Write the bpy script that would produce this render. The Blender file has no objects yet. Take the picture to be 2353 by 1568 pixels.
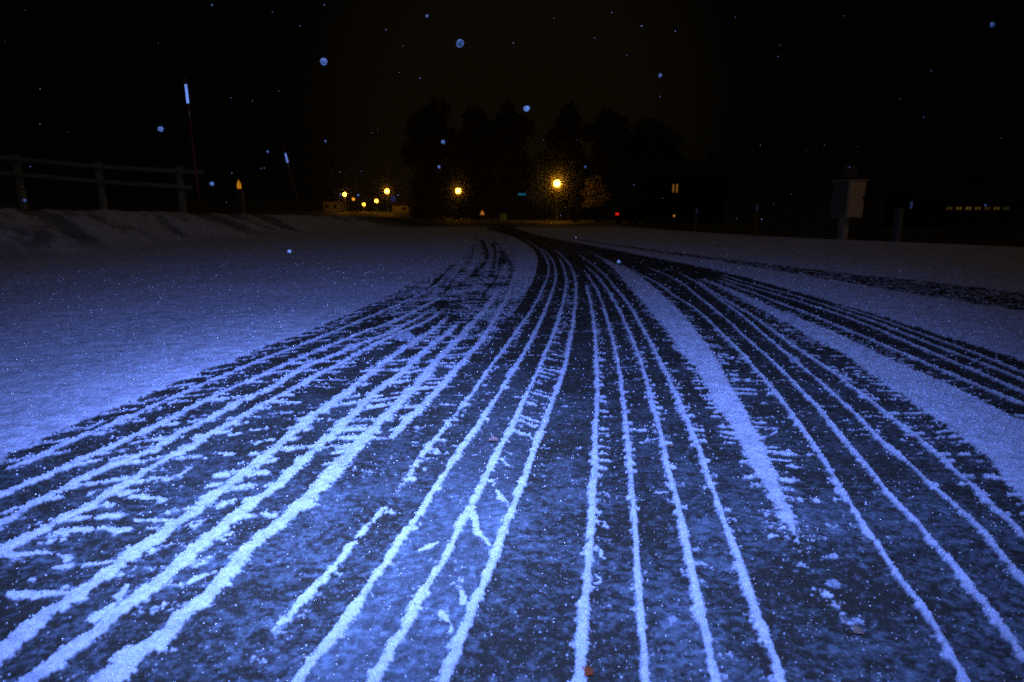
import bpy, bmesh, math, random
import numpy as np
from mathutils import Vector, Matrix

random.seed(7)
RNG = np.random.default_rng(11)
scene = bpy.context.scene
COL = scene.collection

# ------------------------------------------------------------------ camera
EYE = 0.55
LENS = 22.0
FPX = LENS / 36.0 * 2353.0          # focal length in pixels of a 2353 px wide frame
YH = 455.0                          # row of eye level in that frame
PITCH = math.atan((784.0 - YH) / FPX)
SP, CP = math.sin(PITCH), math.cos(PITCH)
FW = 1.0 / 1.7408                   # full photo pixels -> 2353 px frame

cam_d = bpy.data.cameras.new("camera")
cam_d.lens = LENS
cam_d.sensor_width = 36.0
cam_d.clip_start = 0.02
cam_d.clip_end = 3000.0
cam_d.dof.use_dof = True
cam_d.dof.focus_distance = 1.75
cam_d.dof.aperture_fstop = 5.0
cam = bpy.data.objects.new("camera", cam_d)
cam.location = (0, 0, EYE)
cam.rotation_euler = (math.pi / 2 - PITCH, 0, 0)
COL.objects.link(cam)
scene.camera = cam


def ray(x, y):
    u = (x - 1176.5) / FPX
    v = (784.0 - y) / FPX
    return Vector((u, CP + v * SP, -SP + v * CP))


def at(x, y, dist):
    """the point seen at (x, y) of the 2353 px frame, dist metres ahead"""
    d = ray(x, y)
    return Vector((0, 0, EYE)) + d * (dist / d.y)


# ------------------------------------------------------------------ helpers
def srgb(r, g, b):
    f = lambda c: (c / 255 / 12.92) if c / 255 <= 0.04045 else ((c / 255 + 0.055) / 1.055) ** 2.4
    return (f(r), f(g), f(b), 1.0)


def mat(name, col, rough=0.7, metal=0.0, emit=None, estr=0.0, noise=None, spec=0.5, bump=0.0):
    m = bpy.data.materials.new(name)
    m.use_nodes = True
    nt = m.node_tree
    b = nt.nodes["Principled BSDF"]
    b.inputs["Base Color"].default_value = (*col[:3], 1)
    b.inputs["Roughness"].default_value = rough
    b.inputs["Metallic"].default_value = metal
    b.inputs["Specular IOR Level"].default_value = spec
    if emit:
        b.inputs["Emission Color"].default_value = (*emit[:3], 1)
        b.inputs["Emission Strength"].default_value = estr
    if noise:
        sc, amt = noise
        tc = nt.nodes.new("ShaderNodeTexCoord")
        n = nt.nodes.new("ShaderNodeTexNoise")
        n.inputs["Scale"].default_value = sc
        n.inputs["Detail"].default_value = 5
        nt.links.new(tc.outputs["Object"], n.inputs["Vector"])
        mr = nt.nodes.new("ShaderNodeMapRange")
        mr.inputs["To Min"].default_value = 1 - amt
        mr.inputs["To Max"].default_value = 1 + amt
        nt.links.new(n.outputs["Fac"], mr.inputs["Value"])
        mx = nt.nodes.new("ShaderNodeVectorMath")
        mx.operation = 'SCALE'
        mx.inputs[0].default_value = col[:3]
        nt.links.new(mr.outputs["Result"], mx.inputs["Scale"])
        nt.links.new(mx.outputs["Vector"], b.inputs["Base Color"])
        if bump:
            bp = nt.nodes.new("ShaderNodeBump")
            bp.inputs["Strength"].default_value = bump
            bp.inputs["Distance"].default_value = 0.01
            nt.links.new(n.outputs["Fac"], bp.inputs["Height"])
            nt.links.new(bp.outputs["Normal"], b.inputs["Normal"])
    return m


def tag(o, label=None, cat=None, group=None, kind=None):
    if label: o["label"] = label
    if cat: o["category"] = cat
    if group: o["group"] = group
    if kind: o["kind"] = kind
    return o


def empty(name, loc, label, cat, group=None, rz=0.0):
    o = bpy.data.objects.new(name, None)
    o.empty_display_size = 0.2
    o.location = loc
    o.rotation_euler = (0, 0, rz)
    COL.objects.link(o)
    return tag(o, label, cat, group)


def link(name, bm, m, parent=None, smooth=False):
    me = bpy.data.meshes.new(name)
    bm.to_mesh(me)
    bm.free()
    if smooth:
        me.polygons.foreach_set("use_smooth", [True] * len(me.polygons))
    for mm in (m if isinstance(m, list) else [m]):
        me.materials.append(mm)
    o = bpy.data.objects.new(name, me)
    COL.objects.link(o)
    if parent is not None:
        o.parent = parent
    return o


def box(bm, c, s, bevel=0.0, rot=None):
    r = bmesh.ops.create_cube(bm, size=1.0)
    vs = r["verts"]
    for v in vs:
        v.co = Vector((v.co.x * s[0], v.co.y * s[1], v.co.z * s[2]))
    if bevel:
        es = list({e for v in vs for e in v.link_edges})
        rb = bmesh.ops.bevel(bm, geom=es, offset=bevel, segments=2, affect='EDGES', profile=0.5)
        vs = list({v for f in rb["faces"] for v in f.verts} | {v for v in vs if v.is_valid})
    for v in vs:
        if rot is not None:
            v.co = rot @ v.co
        v.co += Vector(c)
    return vs


def tube(bm, pts, rads, seg=12, cap=True):
    rings = []
    n = len(pts)
    for i in range(n):
        p = Vector(pts[i])
        t = (Vector(pts[min(i + 1, n - 1)]) - Vector(pts[max(i - 1, 0)])).normalized()
        a = Vector((0, 0, 1)) if abs(t.z) < 0.9 else Vector((1, 0, 0))
        e1 = t.cross(a).normalized()
        e2 = t.cross(e1).normalized()
        r = rads[i] if isinstance(rads, (list, tuple)) else rads
        rings.append([bm.verts.new(p + (e1 * math.cos(k * 2 * math.pi / seg) + e2 * math.sin(k * 2 * math.pi / seg)) * r) for k in range(seg)])
    for i in range(n - 1):
        for k in range(seg):
            bm.faces.new((rings[i][k], rings[i][(k + 1) % seg], rings[i + 1][(k + 1) % seg], rings[i + 1][k]))
    if cap:
        bm.faces.new(rings[0][::-1])
        bm.faces.new(rings[-1])


def lathe(bm, prof, c=(0, 0, 0), seg=20):
    rings = []
    for r, z in prof:
        rings.append([bm.verts.new((c[0] + r * math.cos(k * 2 * math.pi / seg), c[1] + r * math.sin(k * 2 * math.pi / seg), c[2] + z)) for k in range(seg)])
    for i in range(len(rings) - 1):
        for k in range(seg):
            bm.faces.new((rings[i][k], rings[i][(k + 1) % seg], rings[i + 1][(k + 1) % seg], rings[i + 1][k]))
    bm.faces.new(rings[0][::-1])
    bm.faces.new(rings[-1])


# ------------------------------------------------------------------ numpy noise
def hash2(ix, iy, seed):
    h = (ix.astype(np.int64) * 374761393 + iy.astype(np.int64) * 668265263 + seed * 1442695041) & 0xFFFFFFFF
    h = ((h ^ (h >> 13)) * 1274126177) & 0xFFFFFFFF
    h = (h ^ (h >> 16)) & 0xFFFFFF
    return h.astype(np.float32) / np.float32(0xFFFFFF)


def vnoise(x, y, seed=0):
    fx, fy = np.floor(x), np.floor(y)
    tx, ty = (x - fx).astype(np.float32), (y - fy).astype(np.float32)
    ix, iy = fx.astype(np.int64), fy.astype(np.int64)
    tx = tx * tx * (3 - 2 * tx)
    ty = ty * ty * (3 - 2 * ty)
    a = hash2(ix, iy, seed); b = hash2(ix + 1, iy, seed)
    c = hash2(ix, iy + 1, seed); d = hash2(ix + 1, iy + 1, seed)
    return (a + (b - a) * tx) * (1 - ty) + (c + (d - c) * tx) * ty


def fbm(x, y, seed=0, octs=4, gain=0.5):
    s = 0; a = 1.0; t = 0
    for i in range(octs):
        ca, sa = math.cos(0.6 * i), math.sin(0.6 * i)
        s = s + a * vnoise((x * ca - y * sa) * 2 ** i, (x * sa + y * ca) * 2 ** i, seed + 17 * i)
        t += a
        a *= gain
    return s / t


def sstep(a, b, x):
    t = np.clip((x - a) / (b - a), 0, 1)
    return t * t * (3 - 2 * t)


# ------------------------------------------------------------------ terrain
SLOPE, D0, YFLAT = 0.034, 7.3, 85.0
VFLAT = -SLOPE * (YFLAT - D0)


def base_z(Y):
    """the road falls gently away, then levels out"""
    s = 1.2
    a = np.logaddexp(0.0, (Y - D0) / s) * s
    b = np.logaddexp(0.0, (Y - YFLAT) / 8.0) * 8.0
    return -SLOPE * (a - b)


# row of the frame -> forward distance on the road
_Y = np.concatenate([np.linspace(0.3, 12, 4000), np.geomspace(12.01, 400, 3000)])
_zc = base_z(_Y) - EYE
_v = (_Y * SP + _zc * CP) / (_Y * CP - _zc * SP)
_row = 784.0 - _v * FPX
_dep = _Y * CP - _zc * SP
_o = np.argsort(_row)
ROW_S, Y_S = _row[_o], _Y[_o]


def ground_xy(xf, yf):
    """photo pixel (full size) -> point on the road"""
    xf = np.asarray(xf, float); yf = np.asarray(yf, float)
    Y = np.interp(yf * FW, ROW_S, Y_S)
    dep = Y * CP - (base_z(Y) - EYE) * SP
    X = (xf * FW - 1176.5) / FPX * dep
    return X, Y


# right edge of the snowy road, as x over forward distance
_vx, _vy = ground_xy([2400, 2570, 2788, 3072, 3355, 3595, 3812, 4096], [905, 918, 937, 957, 973, 983, 993, 1006])
_ord = np.argsort(_vy)
VERGE_Y = np.concatenate([[-5.0, 0.0], _vy[_ord], [_vy.max() + 30, 400]])
_vxs = _vx[_ord]
VERGE_X = np.concatenate([[_vxs[0] + 0.6, _vxs[0] + 0.3], _vxs, [_vxs[-1] + 1.0, _vxs[-1] + 4]])


def terrain(X, Y):
    X = np.asarray(X, float); Y = np.asarray(Y, float)
    z = base_z(Y)
    # ploughed bank on the left, and the field rising behind it
    far = 1 - sstep(40, 75, Y)
    w = 0.12 * np.sin(Y * 1.1) + 0.08 * np.sin(Y * 2.7 + 1)
    b = sstep(4.5, 7.4, -X + w) * 0.46
    fld = sstep(9.0, 20.0, -X) * 0.22 * np.clip(1 + (-X - 14) / 12.0, 0, 2.6) * (1 - sstep(40, 70, Y))
    z = z + far * b * sstep(1.0, 4.0, Y + 3) + fld
    # right verge: a low lip, then a shallow ditch
    e = X - np.interp(Y, VERGE_Y, VERGE_X)
    near = 1 - sstep(35, 60, Y)
    z = z + near * (0.05 * np.exp(-((e + 0.25) / 0.35) ** 2) - 0.55 * sstep(0.1, 2.2, e))
    return z


def tz(x, y):
    return float(terrain(np.array([x]), np.array([y]))[0])


def hit(x, y, tmax=300.0):
    """where the line of sight through (x, y) meets the ground"""
    d = ray(x, y)
    t = np.geomspace(0.4, tmax, 6000)
    X = d.x * t; Y = d.y * t; Z = EYE + d.z * t
    g = terrain(X, Y)
    k = np.argmax(Z < g)
    return Vector((X[k], Y[k], g[k]))


# ------------------------------------------------------------------ tyre track lines (photo pixels)
RIDGES = {
 'A1': (0.0105, [(0,1890),(148,1839),(245,1783),(357,1737),(439,1706),(541,1661),(638,1617),(740,1574),(837,1528),(918,1497),(1010,1456),(1097,1421),(1200,1386),(1277,1354),(1368,1316),(1455,1278),(1547,1240),(1629,1206),(1700,1173),(1751,1140),(1800,1105)]),
 'A2': (0.0115, [(-200,2060),(0,1985),(179,1911),(306,1849),(459,1788),(561,1737),(663,1686),(765,1635),(842,1594),(944,1548),(1020,1518),(1097,1482),(1200,1431),(1302,1395),(1404,1349),(1486,1319),(1578,1288),(1659,1247),(1736,1207),(1790,1175)]),
 'A3': (0.0120, [(-200,2190),(0,2098),(51,2073),(153,2006),(255,1961),(357,1905),(510,1844),(638,1788),(689,1750),(816,1690),(918,1634),(969,1606),(1071,1564),(1122,1534),(1200,1480),(1266,1446),(1353,1421),(1430,1380),(1527,1349),(1588,1319),(1659,1283),(1730,1240)]),
 'A4': (0.0125, [(-200,2320),(0,2216),(77,2170),(179,2119),(255,2073),(357,2032),(434,1976),(510,1940),(612,1870),(663,1839),(765,1798),(816,1752),(918,1701),(995,1655),(1071,1610),(1200,1545),(1287,1492),(1368,1456),(1414,1426),(1506,1375),(1567,1349),(1634,1319),(1710,1288),(1780,1240)]),
 'B1': (0.0150, [(-200,2790),(0,2624),(41,2583),(128,2512),(204,2450),(286,2399),(357,2353),(459,2277),(510,2236),(597,2175),(689,2114),(791,2042),(857,1986),(934,1930),(1070,1820),(1200,1712),(1251,1666),(1317,1625),(1379,1584),(1440,1528),(1506,1477),(1557,1436),(1618,1395),(1685,1354),(1751,1308),(1800,1260)]),
 'B2': (0.0140, [(20,2810),(153,2705),(230,2654),(296,2593),(383,2532),(459,2466),(536,2404),(612,2348),(689,2287),(740,2236),(816,2170),(893,2109),(969,2047),(1046,1991),(1122,1935),(1200,1856),(1266,1798),(1333,1737),(1373,1701),(1419,1655),(1481,1589),(1547,1538),(1608,1497),(1644,1456),(1690,1416),(1741,1370),(1790,1335),(1850,1285)]),
 'B3': (0.0165, [(370,2810),(459,2711),(510,2654),(561,2614),(638,2563),(689,2517),(740,2461),(816,2399),(867,2348),(918,2287),(969,2226),(1046,2160),(1122,2098),(1200,2027),(1328,1905),(1368,1854),(1419,1798),(1481,1737),(1537,1671),(1598,1615),(1659,1553),(1710,1497),(1746,1446),(1787,1405),(1838,1354),(1879,1309),(1914,1268),(1945,1232),(1981,1181),(1996,1145)]),
 'B4': (0.0120, [(1557,1768),(1629,1681),(1685,1635),(1741,1574),(1787,1528),(1828,1477),(1879,1421),(1924,1370),(1955,1319),(1986,1268),(2016,1217),(2037,1171),(2047,1130),(2061,1100),(2065,1080)]),
 'C1': (0.0085, [(1000,2680),(1046,2609),(1097,2542),(1163,2461),(1251,2364),(1322,2287),(1373,2226),(1445,2139),(1516,2058),(1567,2007),(1608,1945),(1659,1870),(1695,1814),(1756,1742),(1807,1681),(1853,1620),(1904,1559),(1950,1487),(1986,1436),(2027,1385),(2067,1329),(2108,1268),(2149,1207),(2174,1145),(2193,1105),(2197,1074),(2189,1040),(2170,1009),(2136,979),(2098,956)]),
 'C2': (0.0090, [(1130,2810),(1200,2716),(1241,2665),(1292,2603),(1338,2552),(1379,2486),(1419,2435),(1455,2379),(1481,2333),(1527,2282),(1567,2226),(1608,2154),(1649,2098),(1690,2047),(1720,1991),(1766,1921),(1812,1849),(1853,1788),(1889,1737),(1930,1681),(1965,1625),(2006,1564),(2037,1508),(2078,1446),(2113,1385),(2144,1324),(2174,1258),(2200,1196),(2220,1130),(2226,1105),(2216,1051),(2197,1021),(2160,990)]),
 'C3': (0.0088, [(1440,2810),(1496,2721),(1527,2665),(1557,2614),(1593,2558),(1629,2507),(1654,2450),(1680,2394),(1710,2343),(1746,2287),(1782,2236),(1807,2175),(1833,2119),(1863,2068),(1899,2001),(1935,1921),(1970,1860),(1996,1798),(2032,1737),(2062,1681),(2083,1630),(2108,1579),(2134,1523),(2159,1467),(2185,1406),(2215,1334),(2236,1268),(2256,1196),(2266,1135),(2262,1097),(2254,1067),(2235,1030)]),
 'C4': (0.0100, [(1750,2810),(1787,2700),(1807,2639),(1833,2578),(1858,2517),(1879,2461),(1899,2410),(1924,2359),(1950,2297),(1976,2231),(1996,2180),(2016,2119),(2047,2058),(2067,1986),(2098,1911),(2123,1834),(2144,1778),(2164,1722),(2190,1661),(2210,1604),(2236,1538),(2261,1462),(2277,1385),(2292,1298),(2302,1207),(2304,1150),(2302,1115),(2289,1074),(2258,1032),(2212,994)]),
 'D1': (0.0095, [(2308,2810),(2312,2726),(2317,2670),(2322,2609),(2327,2542),(2333,2466),(2338,2389),(2348,2328),(2353,2262),(2358,2195),(2363,2109),(2368,2032),(2373,1926),(2379,1844),(2379,1742),(2386,1640),(2389,1564),(2386,1487),(2384,1385),(2379,1319),(2368,1247),(2358,1190),(2340,1130)]),
 'D2': (0.0080, [(2582,2810),(2579,2726),(2576,2644),(2571,2568),(2566,2507),(2561,2440),(2556,2364),(2551,2297),(2545,2236),(2540,2160),(2535,2083),(2530,2007),(2522,1935),(2517,1844),(2510,1768),(2502,1691),(2497,1630),(2487,1579),(2482,1513),(2471,1446),(2456,1385),(2441,1324),(2423,1258),(2396,1178),(2373,1136),(2335,1082)]),
 'D3': (0.0085, [(2885,2810),(2864,2721),(2849,2670),(2834,2619),(2821,2542),(2808,2481),(2798,2430),(2783,2369),(2772,2313),(2760,2257),(2747,2195),(2732,2124),(2716,2063),(2704,1996),(2688,1940),(2670,1870),(2660,1814),(2645,1752),(2630,1691),(2609,1630),(2594,1564),(2579,1502),(2558,1436),(2533,1370),(2507,1314),(2482,1252),(2446,1186),(2404,1124),(2365,1082),(2335,1059)]),
 'D4': (0.0090, [(3150,2810),(3119,2726),(3109,2685),(3089,2634),(3068,2583),(3048,2522),(3022,2466),(3002,2404),(2987,2348),(2966,2287),(2951,2236),(2926,2175),(2905,2119),(2885,2063),(2864,2001),(2839,1935),(2818,1870),(2798,1809),(2778,1758),(2752,1696),(2727,1640),(2706,1589),(2681,1533),(2655,1477),(2630,1431),(2604,1375),(2573,1319),(2543,1268),(2517,1222),(2477,1171),(2423,1105),(2385,1070),(2346,1040),(2308,1013)]),
 'E1': (0.0085, [(3890,2790),(3853,2722),(3774,2584),(3725,2495),(3656,2396),(3600,2330),(3573,2287),(3548,2251),(3522,2205),(3497,2170),(3466,2129),(3436,2078),(3405,2032),(3380,1991),(3340,1930),(3303,1860),(3272,1814),(3242,1768),(3211,1722),(3181,1681),(3145,1630),(3114,1589),(3079,1548),(3048,1508),(3012,1472),(2977,1426),(2936,1385),(2895,1344),(2859,1309),(2818,1268),(2783,1237),(2737,1207),(2686,1181),(2645,1140),(2560,1100),(2500,1070),(2470,1050)]),
 'E2': (0.0085, [(4200,2780),(4096,2643),(4041,2564),(3962,2456),(3883,2357),(3804,2258),(3725,2170),(3646,2071),(3600,2035),(3563,1991),(3512,1932),(3466,1870),(3431,1829),(3395,1788),(3359,1742),(3318,1691),(3278,1645),(3242,1604),(3201,1564),(3165,1523),(3124,1482),(3084,1441),(3038,1405),(2997,1365),(2951,1324),(2910,1283),(2859,1242),(2818,1207),(2767,1166),(2727,1130),(2640,1088),(2560,1062)]),
 'E3': (0.0085, [(4250,2480),(4096,2327),(4021,2248),(3922,2120),(3824,2031),(3692,1916),(3626,1852),(3575,1810),(3538,1779),(3492,1737),(3451,1691),(3410,1650),(3369,1615),(3334,1579),(3293,1543),(3252,1508),(3211,1472),(3170,1436),(3124,1400),(3084,1365),(3043,1329),(2997,1288),(2951,1252),(2910,1222),(2859,1186),(2788,1130),(2700,1085)]),
 'E4': (0.0085, [(4250,2300),(4096,2150),(3981,2041),(3883,1943),(3840,1909),(3763,1834),(3692,1773),(3636,1727),(3600,1701),(3563,1676),(3522,1640),(3477,1604),(3431,1569),(3380,1528),(3334,1492),(3288,1462),(3237,1426),(3196,1400),(3150,1370),(3104,1334),(3053,1298),(3002,1258),(2951,1232),(2850,1170),(2780,1115)]),
 'Ga': (0.0100, [(4300,1710),(4096,1622),(3993,1579),(3891,1538),(3763,1482),(3661,1436),(3559,1395),(3457,1349),(3355,1309),(3253,1263),(3151,1227),(3049,1186),(2947,1150),(2850,1112)]),
 'Gb': (0.0105, [(4300,1660),(4096,1571),(3993,1528),(3891,1482),(3789,1441),(3661,1385),(3534,1329),(3432,1288),(3330,1252),(3228,1217),(3126,1186),(3024,1156),(2947,1135),(2850,1100)]),
 'Gc': (0.0100, [(4300,1605),(4096,1523),(3993,1482),(3865,1431),(3763,1395),(3636,1344),(3508,1293),(3406,1258),(3304,1222),(3202,1191),(3100,1161),(2998,1135),(2850,1090)]),
 'Gd': (0.0080, [(4300,1575),(4096,1495),(4018,1462),(3891,1411),(3789,1375),(3661,1329),(3534,1283),(3457,1258),(3380,1235),(3300,1207)]),
}
EDGE_L = [(-500,2050),(-200,1925),(0,1849),(31,1816),(168,1763),(301,1701),(388,1666),(510,1620),(602,1579),(745,1520),(806,1492),(867,1464),(974,1426),(1046,1398),(1097,1375),(1200,1342),(1292,1303),(1394,1263),(1455,1232),(1547,1191),(1623,1148),(1659,1130),(1765,1082),(1815,1063),(1845,1036),(1880,1005),(1900,980),(1905,955),(1860,930)]
EDGE_R = [(4300,1520),(4096,1449),(4018,1421),(3916,1390),(3840,1365),(3763,1344),(3661,1309),(3559,1278),(3457,1247),(3381,1227),(3304,1201),(3212,1176),(3126,1150),(3049,1130),(2963,1105),(2832,1075),(2701,1048),(2571,1025),(2480,1005),(2380,985),(2212,958),(2136,937),(2059,914)]
TONGUE_R = [(1830,1560),(1900,1450),(1960,1370),(2010,1300),(2063,1243),(2090,1204),(2109,1166),(2136,1120),(2147,1067),(2155,1040),(2143,1009),(2117,982),(2078,960),(2040,940),(1983,925),(1944,917)]
S1_L = [(3215,2270),(3181,2190),(3135,2098),(3099,2017),(3053,1940),(3007,1870),(2987,1814),(2951,1758),(2926,1701),(2890,1661),(2859,1615),(2834,1559),(2808,1508),(2778,1462),(2727,1416),(2691,1360),(2655,1303),(2604,1252),(2553,1186),(2502,1130),(2461,1082),(2423,1048),(2385,1022),(2346,1002)]
S1_R = [(3240,2270),(3216,2170),(3186,2103),(3145,2017),(3109,1940),(3089,1885),(3068,1829),(3043,1768),(3002,1701),(2987,1656),(2956,1604),(2926,1564),(2900,1502),(2869,1457),(2839,1395),(2798,1349),(2757,1293),(2706,1237),(2655,1186),(2589,1130),(2520,1082),(2450,1052),(2395,1027),(2348,1004)]
S2_L = [(4500,2400),(4300,2205),(4200,2110),(4096,2000),(4029,1926),(3993,1880),(3947,1829),(3891,1778),(3814,1727),(3738,1671),(3661,1620),(3610,1579),(3559,1553),(3508,1513),(3432,1462),(3381,1416),(3304,1380),(3228,1344),(3177,1303),(3100,1268),(3024,1227),(2947,1186),(2896,1155),(2800,1118)]
S2_R = [(5000,2270),(4650,2050),(4300,1800),(4096,1696),(3993,1645),(3916,1604),(3814,1553),(3712,1508),(3610,1467),(3534,1431),(3457,1390),(3381,1354),(3304,1319),(3228,1288),(3151,1258),(3075,1227),(2998,1190),(2896,1148),(2810,1116)]
H_LO = [(4400,1300),(4096,1252),(3916,1227),(3763,1201),(3559,1171),(3355,1132),(3203,1108),(3072,1084),(2919,1058),(2788,1038),(2614,1014),(2396,982),(2250,955)]
H_UP = [(4400,1220),(4096,1172),(3800,1135),(3507,1108),(3290,1082),(3072,1054),(2919,1038),(2788,1020),(2614,998),(2396,968),(2200,940)]
I_LO = [(4400,1190),(4096,1150),(3725,1103),(3420,1052),(3246,1036),(3072,1012),(2788,982),(2571,950)]
I_UP = [(4400,1172),(4096,1136),(3725,1092),(3420,1040),(3246,1026),(3072,1002),(2788,973),(2571,943)]
BITS = [(0.0055,[(1889,2032),(1909,2119),(1955,2185)]),(0.0055,[(1807,2262),(1833,2338),(1858,2410)]),(0.0045,[(2083,1707),(2134,1758)]),(0.0045,[(2037,1773),(2093,1819)]),(0.005,[(1787,2175),(1740,2182),(1690,2200)]),(0.005,[(1965,1930),(2027,2022)]),(0.005,[(1771,2450),(1797,2527)]),(0.004,[(2010,1840),(2075,1890)]),
 (0.007,[(1302,1819),(1379,1808),(1440,1785)]),(0.006,[(1353,1758),(1455,1737)]),(0.006,[(1389,1707),(1486,1701)]),(0.006,[(1290,1860),(1385,1845)]),(0.006,[(1450,1640),(1540,1625)]),(0.006,[(1500,1590),(1590,1575)]),
 (0.008,[(485,1986),(560,1990),(653,2001)]),(0.009,[(408,2119),(510,2124)]),(0.008,[(230,2129),(357,2124)]),(0.008,[(66,2384),(160,2378),(255,2379)]),(0.008,[(51,2216),(180,2212),(280,2231)]),(0.008,[(255,2262),(459,2251)]),(0.007,[(551,2083),(679,2078)]),(0.007,[(70,2338),(120,2330)]),
 (0.007,[(827,1829),(857,1809),(929,1819)]),(0.007,[(1061,1655),(1163,1650)]),(0.006,[(1112,1610),(1200,1610)]),(0.006,[(1261,1523),(1368,1523)]),(0.006,[(1200,1548),(1317,1553)]),(0.007,[(1020,1722),(1090,1712)]),(0.007,[(930,1740),(960,1733)]),(0.008,[(720,1900),(760,1870),(770,1850)]),(0.007,[(1030,1775),(1085,1765)]),
 (0.006,[(3028,1707),(3104,1712)]),(0.006,[(3053,1747),(3099,1727)]),(0.006,[(3043,1783),(3114,1788)]),(0.007,[(3109,1814),(3150,1803)]),(0.006,[(3089,1839),(3155,1844)]),(0.006,[(3160,1865),(3196,1870)]),(0.006,[(2926,1449),(2961,1449)]),(0.006,[(2926,1523),(2987,1520)]),(0.006,[(2855,1396),(2885,1396)]),
 (0.006,[(2516,1720),(2580,1718)]),(0.006,[(2565,1768),(2625,1750)]),(0.005,[(2610,1975),(2665,1968)]),(0.0035,[(2365,2290),(2400,2330)]),(0.0035,[(2370,2180),(2420,2230)]),(0.007,[(410,2470),(480,2380)]),(0.006,[(470,2400),(500,2350)]),(0.008,[(700,2500),(800,2440)]),(0.007,[(760,2330),(850,2290)])]


def curve(pts, ext=True):
    """traced line -> (Y samples, X samples) on the road, smoothed"""
    p = sorted(pts, key=lambda q: q[1])
    yy = np.array([q[1] for q in p], float); xx = np.array([q[0] for q in p], float)
    ys = np.arange(yy[0], yy[-1] + 1, 3.0)
    xs = np.interp(ys, yy, xx)
    k = np.exp(-0.5 * (np.arange(-12, 13) / 4.5) ** 2); k /= k.sum()
    # keep the slope at both ends while smoothing
    a0 = xs[0] + (xs[0] - xs[min(4, len(xs) - 1)]) / 4 * np.arange(12, 0, -1)
    a1 = xs[-1] + (xs[-1] - xs[max(-5, -len(xs))]) / 4 * np.arange(1, 13)
    xs = np.convolve(np.concatenate([a0, xs, a1]), k, 'valid')
    X, Y = ground_xy(xs, ys)
    o = np.argsort(Y)
    return Y[o], X[o]


# ------------------------------------------------------------------ the ground sheet (rings that widen with distance)
NA, NR = 1750, 1050
ang = np.linspace(math.radians(-57), math.radians(57), NA)
phi = np.concatenate([np.linspace(math.radians(50), math.radians(2.2), NR - 180), np.geomspace(math.radians(2.2), math.radians(0.03), 181)[1:]])
rad = EYE / np.tan(phi)
NR = len(rad)
AA, RR = np.meshgrid(ang, rad)
X = (RR * np.sin(AA)).ravel(); Y = (RR * np.cos(AA)).ravel()
r = RR.ravel()
Z = terrain(X, Y)
e_v = X - np.interp(Y, VERGE_Y, VERGE_X)
near = r < 34.0
I = np.where(near)[0]
x, y = X[I], Y[I]

g1 = fbm(x * 110, y * 110, 3, 3, 0.65)           # crumb-sized grain
g0 = fbm(x * 300, y * 300, 2, 2, 0.6)
g2 = fbm(x * 42, y * 42, 5, 3, 0.6)
g3 = fbm(x * 9, y * 9, 9, 3)
g4 = fbm(x * 1.7, y * 1.7, 21, 3)
bar = fbm(x * 13, y * 72, 31, 3, 0.45)           # tread blocks: narrow across the direction of travel
bar2 = fbm(x * 45, y * 240, 37, 2, 0.5)




def cx(pts):
    cy, cxx = curve(pts)
    sl = np.gradient(cxx, cy)
    v = np.interp(y, cy, cxx)
    k = min(len(cy) - 1, max(3, int(np.searchsorted(cy, cy[0] + 0.06))))
    s0 = (cxx[k] - cxx[0]) / (cy[k] - cy[0])
    v = np.where(y < cy[0], cxx[0] + (y - cy[0]) * s0, v)       # carry the line on toward the camera
    p = max(pts, key=lambda q: q[1])
    open_end = p[0] < 0 or p[0] > 4096 or p[1] > 2730
    return (v, np.interp(y, cy, sl), cy[0] - (2.0 if open_end else 0.0), cy[-1])


def sd(pts):
    """signed distance: + to the right of the line"""
    c, s, y0, y1 = cx(pts)
    return (x - c) / np.sqrt(1 + s * s), y0, y1


dl, _, _ = sd(EDGE_L)
dr, _, yr1 = sd(EDGE_R)
dt, _, yt1 = sd(TONGUE_R)
_, Ys = ground_xy([0, 0, 0, 0, 0], [1000, 1130, 1300, 1560, 1250])
beyond = sstep(20, 26, y)
yE0 = float(ground_xy(0, 1520)[1])
sdf_soft = 0.010 + 0.012 * y
amt = np.full(len(x), 0.10, np.float32)
amt = np.maximum(amt, 0.5 - dl / (2 * 0.016))                 # untouched snow on the left
right = 0.5 + dr / (2 * 0.03)
amt = np.maximum(amt, right)
# snow between the tracks
for L, R in ((S1_L, S1_R), (S2_L, S2_R)):
    a, y0, y1 = sd(L); b, y2, y3 = sd(R)
    ok = (y > max(y0, y2)) & (y < min(y1, y3))
    m = np.minimum(a, -b)
    v = np.where(ok, 0.5 + (m + 0.004) / (2 * (0.008 + 0.008 * g3 + 0.002 * y)), -1)
    if L is S1_L:
        yt = float(ground_xy(0, 2260)[1]); yu = float(ground_xy(0, 2040)[1])
        v = np.where(y < yu, v - (1 - sstep(yt, yu, y)) * (0.20 + 2.6 * np.abs(fbm(x * 30, y * 30, 97, 3) - 0.5) + 0.4 * g2), v)
        tail = np.exp(-((x - np.interp(y, [float(ground_xy(3450, 2560)[1]), yt], [float(ground_xy(3450, 2560)[0]), float(ground_xy(3230, 2260)[0])])) / 0.028) ** 2) * (y < yu) * (y > float(ground_xy(0, 2560)[1]))
        amt = np.maximum(amt, 0.55 * tail * sstep(0.45, 0.7, fbm(x * 40, y * 60, 99, 3)))
    amt = np.maximum(amt, v)
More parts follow.
